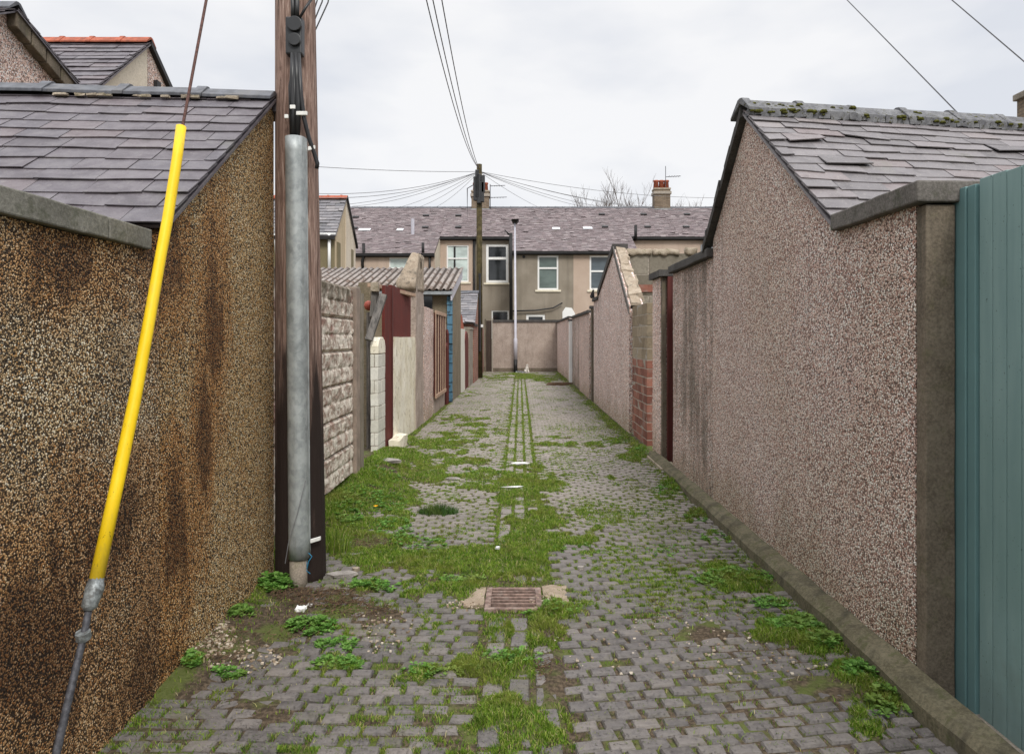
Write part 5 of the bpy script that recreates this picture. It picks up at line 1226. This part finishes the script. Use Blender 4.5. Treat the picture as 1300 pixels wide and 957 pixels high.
# bare tree behind the terrace
def bare_tree(name, label, base, hgt, spread, seedv):
    rd = random.Random(seedv); t = thing(name, label, 'tree', base)
    tr = MB(); cr = MB(); b = Vector(base)
    tr.tube([b, b+Vector((.1, 0, hgt*.25)), b+Vector((0, 0, hgt*.55))], [.28, .2, .13], 8)
    def br(p, d, L, r, lv):
        pts = [p]; q = p.copy(); dd = d.copy()
        for _ in range(3): dd = (dd+Vector((rd.uniform(-.2, .2), rd.uniform(-.2, .2), rd.uniform(-.02, .2)))).normalized(); q = q+dd*L/3; pts.append(q.copy())
        cr.tube(pts, [r, r*.85, r*.7, r*.5], 4)
        if lv < 4:
            for k in range(4 if lv else 5):
                s = pts[rd.randint(1, 3)]; nd = (dd+Vector((rd.uniform(-.8, .8), rd.uniform(-.8, .8), rd.uniform(-.1, .7)))).normalized(); br(s, nd, L*rd.uniform(.5, .75), r*.55, lv+1)
    for k in range(7):
        a = k*.9; br(b+Vector((0, 0, hgt*rd.uniform(.35, .55))), Vector((math.cos(a)*spread, math.sin(a)*spread*.5, .8)).normalized(), hgt*.34, .09, 0)
    tr.build('trunk', m_bark, t, smooth=True); cr.build('crown', m_bark, t)
bare_tree('bare_tree', 'leafless bushy tree behind the terrace beside the right chimney', (px(808, 58), 58, 0), 12.2, 1.35, 4)
bare_tree('bare_tree', 'smaller leafless tree showing right of the right chimney', (px(868, 60), 60, 0), 12.4, .9, 9)

# ------------------------------------------------------------------ HOUSES ON THE LEFT
# mid-left beige gabled house
Xg = -5.94; bh_ = thing('gabled_house', 'beige gabled house with red ridge and slit windows behind the near pole', 'house', (-9, 23.5, 0))
Yf_, Yp_, Yb_ = 22.0, 23.25, 24.6; zf_, zp_, zb_ = pz(295, 22.0), pz(253, 23.25), pz(312, 24.6)
MB().prism([(Yf_, -.05), (Yf_, zf_), (Yp_, zp_), (Yp_, -.05)], 'x', -16, Xg).build('wall', m_hs_beige, bh_)
MB().prism([(Yp_+.002, -.05), (Yp_+.002, zp_), (Yb_, zb_), (Yb_, -.05)], 'x', -16, Xg+.02).build('rear_wing', m_hs_cream, bh_)
MB().box(-16, Xg-.02, Yf_-.03, Yf_-.003, -.05, zf_-.15).build('front_wall', m_hs_olive, bh_)
slates((-16, Yf_-.15, zf_-.13), (Xg+.05, Yf_-.15, zf_-.13), (-16, Yp_, zp_+.03), (Xg+.05, Yp_, zp_+.03), .33, .16, .015, 1.2, .02, 31).build('roof', m_slate_b, bh_)
slates((Xg+.06, Yb_+.1, zb_-.05), (-16, Yb_+.1, zb_-.05), (Xg+.06, Yp_, zp_+.03), (-16, Yp_, zp_+.03), .33, .3, .015, 1, .02, 32).build('rear_roof', m_slate_b, bh_)
m = MB(); x = -16
while x < Xg: q = ridge_tile((x, Yp_, zp_+.12+U(-.01, .01)), (min(x+.45, Xg+.08), Yp_, zp_+.12), .15, .10, .03, True); m.add(q.v, q.f); x += .45
m.build('ridge', m_ridge_red, bh_)
MB().prism([(Yp_, zp_+.0), (Yp_, zp_+.12), (Yb_+.1, zb_+.02), (Yb_+.1, zb_-.10)], 'x', Xg+.03, Xg+.09).build('barge_board', m_blackpaint, bh_)
MB().box(-16, Xg+.02, Yf_-.28, Yf_-.15, zf_-.26, zf_-.14).build('gutter', m_blackpaint, bh_)
def gw(x0, x1, y0, y1, mat, nm='window'):
    Ya, Yb2 = F*Xg/(x0-VX), F*Xg/(x1-VX); Ym = (Ya+Yb2)/2; MB().box(Xg-.05, Xg+.026, Ya, Yb2, pz(y1, Ym), pz(y0, Ym)).build(nm, mat, bh_)
gw(427.5, 431.5, 308, 345, m_hs_olive); gw(445, 448, 317, 345, m_hs_olive)
pipe(bh_, [P(418, 297, 21.85), P(418, 350, 21.85)], .05, 'drainpipe', m_white); pipe(bh_, [P(401, 297, 21.85), P(426, 297, 21.85)], .03, 'white_trim', m_white)
pipe(bh_, [P(355, 279, 21.6), P(351, 290, 21.8), P(350.5, 298, 21.8), P(352.5, 330, 21.8)], .075, 'drainpipe', m_white)
# upper-left house with red ridge
X2 = -5.0; uh = thing('cream_gabled_house', 'cream house with slate roof and red ridge tiles at upper left', 'house', (-8, 9.2, 0))
def Y2(x): return F*X2/(x-VX)
Yf2, Yp2, Yb2 = Y2(100), Y2(187), Y2(222); zp2 = pz(56, Yp2); zf2 = pz(112, Y2(118)); s2 = (zp2-zf2)/(Yp2-Y2(118)); zf2 = zp2-s2*(Yp2-Yf2); zb2 = zp2-(zp2-pz(112, Y2(212)))/(Y2(212)-Yp2)*(Yb2-Yp2)
MB().prism([(Yf2, -.05), (Yf2, zf2), (Yp2, zp2), (Yp2, -.05)], 'x', -11, X2).build('wall', m_hs_cream, uh)
MB().prism([(Yp2+.002, -.05), (Yp2+.002, zp2), (Yb2, zb2), (Yb2, -.05)], 'x', -11, X2).build('rear_wing', m_peb_far, uh)
slates((-11, Yf2-.1, zf2-.09), (X2+.05, Yf2-.1, zf2-.09), (-11, Yp2, zp2+.02), (X2+.05, Yp2, zp2+.02), .30, .135, .010, 1.2, .03, 41).build('roof', m_slate_l, uh)
n = 15
for i in range(n):
    a = Vector((X2+.06, Yp2, zp2+.08)).lerp(Vector((-11, Yp2, zp2+.08)), i/n); b = Vector((X2+.06, Yp2, zp2+.08)).lerp(Vector((-11, Yp2, zp2+.08)), (i+1)/n)
    ridge_tile(b, a, .12, .085, .02, True).build('ridge_tile', m_ridge_red, uh, bevel=.004)
MB().prism([(Yp2, zp2-.02), (Yp2, zp2+.06), (Yb2+.1, zb2+.0), (Yb2+.1, zb2-.09)], 'x', X2+.0, X2+.06).build('barge_board', m_blackpaint, uh)
MB().box(X2, X2+.05, Y2(195), Y2(200), pz(112, 9.3), pz(101, 9.3)).build('flue', m_blackpaint, uh)
MB().box(-11, X2-.03, Yf2-.22, Yf2-.10, zf2-.20, zf2-.11).build('gutter', m_blackpaint, uh)
# leftmost gable
lh = thing('pebbledash_gable_house', 'pebbledash gable with heavy dark verge slabs at the top left corner', 'house', (-6.5, 6.8, 0))
Yq = lambda x: F*X2/(x-VX)
yA, yP, yB = 5.4, Yq(8), Yq(100); zP_ = pz(18, yP); sB = (zP_-pz(104, Yq(80)))/(Yq(80)-yP); zB_ = zP_-sB*(yB-yP); zA_ = zP_-.55*(yP-yA)
MB().prism([(yA, -.05), (yA, zA_), (yP, zP_), (yB, zB_), (yB, -.05)], 'x', -9, X2).build('wall', m_peb_far, lh)
k = 5
for i in range(k):
    t0, t1 = i/k, (i+1)/k-.015; a = Vector((0, yP, zP_)).lerp(Vector((0, yB, zB_)), t0); b = Vector((0, yP, zP_)).lerp(Vector((0, yB, zB_)), t1)
    MB().prism([(a.y, a.z-.12), (a.y, a.z+.03), (b.y, b.z+.03), (b.y, b.z-.12)], 'x', X2+.003, X2+.10).build('verge_slab', m_conc_dark, lh, bevel=.01)
slates((-9, yA-.1, zA_-.05), (X2+.1, yA-.1, zA_-.05), (-9, yP, zP_+.05), (X2+.1, yP, zP_+.05), .3, .16, .01, 1, .03, 51).build('roof', m_slate_l, lh)
slates((X2+.12, yB+.1, zB_+.0), (-9, yB+.1, zB_+.0), (X2+.12, yP, zP_+.05), (-9, yP, zP_+.05), .3, .16, .01, 1, .03, 52).build('rear_roof', m_slate_l, lh)
ridge_tile((-9, yP, zP_+.11), (X2+.12, yP, zP_+.11), .12, .09, .02).build('ridge_tile', m_ridge_l, lh)
# house at the right edge, only its chimney shows
rh = thing('stone_chimney_house', 'house hidden behind the right roof, only its buff chimney showing', 'house', (9.5, 14, 0))
MB().prism([(12.2, -.05), (12.2, 3.6), (14.2, 4.9), (16.2, 3.6), (16.2, -.05)], 'x', 7.5, 14).build('wall', m_hs_beige, rh)
slates((7.4, 12.0, 3.5), (14, 12.0, 3.5), (7.4, 14.2, 4.95), (14, 14.2, 4.95), .35, .2, .012, 1, .03, 61).build('roof', m_slate_b, rh)
slates((14, 16.4, 3.5), (7.4, 16.4, 3.5), (14, 14.2, 4.95), (7.4, 14.2, 4.95), .35, .2, .012, 1, .03, 62).build('rear_roof', m_slate_b, rh)
xa = px(1285, 14.66); zt = pz(107, 14.0)
c = MB().box(xa+.06, xa+.9, 13.8, 14.6, 4.3, zt-.14).build('chimney', m_bt_buff, rh)
MB().box(xa, xa+.96, 13.74, 14.66, zt-.14, zt).build('chimney_cap', m_block, c, bevel=.02)
MB().tube([(xa+.5, 14.2, zt), (xa+.5, 14.2, zt+.3)], [.14, .11], 10).build('chimney_pot', m_mortar, c)

# ------------------------------------------------------------------ light, sky, camera
w = bpy.data.worlds.new('World'); scene.world = w; w.use_nodes = True; nt = w.node_tree; N_ = nt.nodes; Lk = nt.links
bg = N_['Background']; sky = N_.new('ShaderNodeTexSky'); sky.sky_type = 'NISHITA'; sky.sun_disc = False
SE, SR = math.radians(44), math.radians(163)
sky.sun_elevation = SE; sky.sun_rotation = SR
tc = N_.new('ShaderNodeTexCoord'); mp = N_.new('ShaderNodeMapping'); mp.inputs['Scale'].default_value = (1, 1, 2.6); Lk.new(tc.outputs['Generated'], mp.inputs[0])
no = N_.new('ShaderNodeTexNoise'); no.inputs['Scale'].default_value = 2.3; no.inputs['Detail'].default_value = 5; no.inputs['Roughness'].default_value = .5; Lk.new(mp.outputs[0], no.inputs['Vector'])
cr = N_.new('ShaderNodeValToRGB'); e = cr.color_ramp.elements; e[0].position = .38; e[0].color = (6.9, 7.15, 7.7, 1); e[1].position = .58; e[1].color = (8.75, 8.75, 8.85, 1); Lk.new(no.outputs['Fac'], cr.inputs[0])
mx = N_.new('ShaderNodeMix'); mx.data_type = 'RGBA'; mx.inputs[0].default_value = .94; Lk.new(sky.outputs[0], mx.inputs[6]); Lk.new(cr.outputs[0], mx.inputs[7])
# overcast luminance: the zenith of a cloudy sky is brighter than its horizon
sx = N_.new('ShaderNodeSeparateXYZ'); Lk.new(tc.outputs['Generated'], sx.inputs[0]); mr = N_.new('ShaderNodeMapRange'); mr.interpolation_type = 'SMOOTHSTEP'; Lk.new(sx.outputs[2], mr.inputs[0])
mr.inputs[1].default_value = .42; mr.inputs[2].default_value = 1; mr.inputs[3].default_value = 1; mr.inputs[4].default_value = 2.7
vm = N_.new('ShaderNodeVectorMath'); vm.operation = 'SCALE'; Lk.new(mx.outputs[2], vm.inputs[0]); Lk.new(mr.outputs[0], vm.inputs['Scale'])
Lk.new(vm.outputs[0], bg.inputs['Color']); bg.inputs['Strength'].default_value = .1
sd = bpy.data.lights.new('Sun', 'SUN'); sd.energy = 2.0; sd.angle = math.radians(18); sd.color = (1, .96, .9)
so = bpy.data.objects.new('Sun', sd); col.objects.link(so)
dirv = Vector((math.sin(SR)*math.cos(SE), math.cos(SR)*math.cos(SE), math.sin(SE))); so.rotation_euler = dirv.to_track_quat('Z', 'Y').to_euler()
cd = bpy.data.cameras.new('Camera'); cam = bpy.data.objects.new('Camera', cd); col.objects.link(cam); scene.camera = cam
cam.location = (0, 0, H); cam.rotation_euler = (math.pi/2, 0, 0)
cd.sensor_width = 36; cd.lens = F/1300*36; cd.shift_x = -10/1300; cd.shift_y = -(957/2-VY)/1300; cd.clip_end = 2000; cd.clip_start = .05
vs = scene.view_settings; vs.view_transform = 'Standard'; vs.look = 'None'; vs.exposure = .15; vs.gamma = 1; vs.use_curve_mapping = False
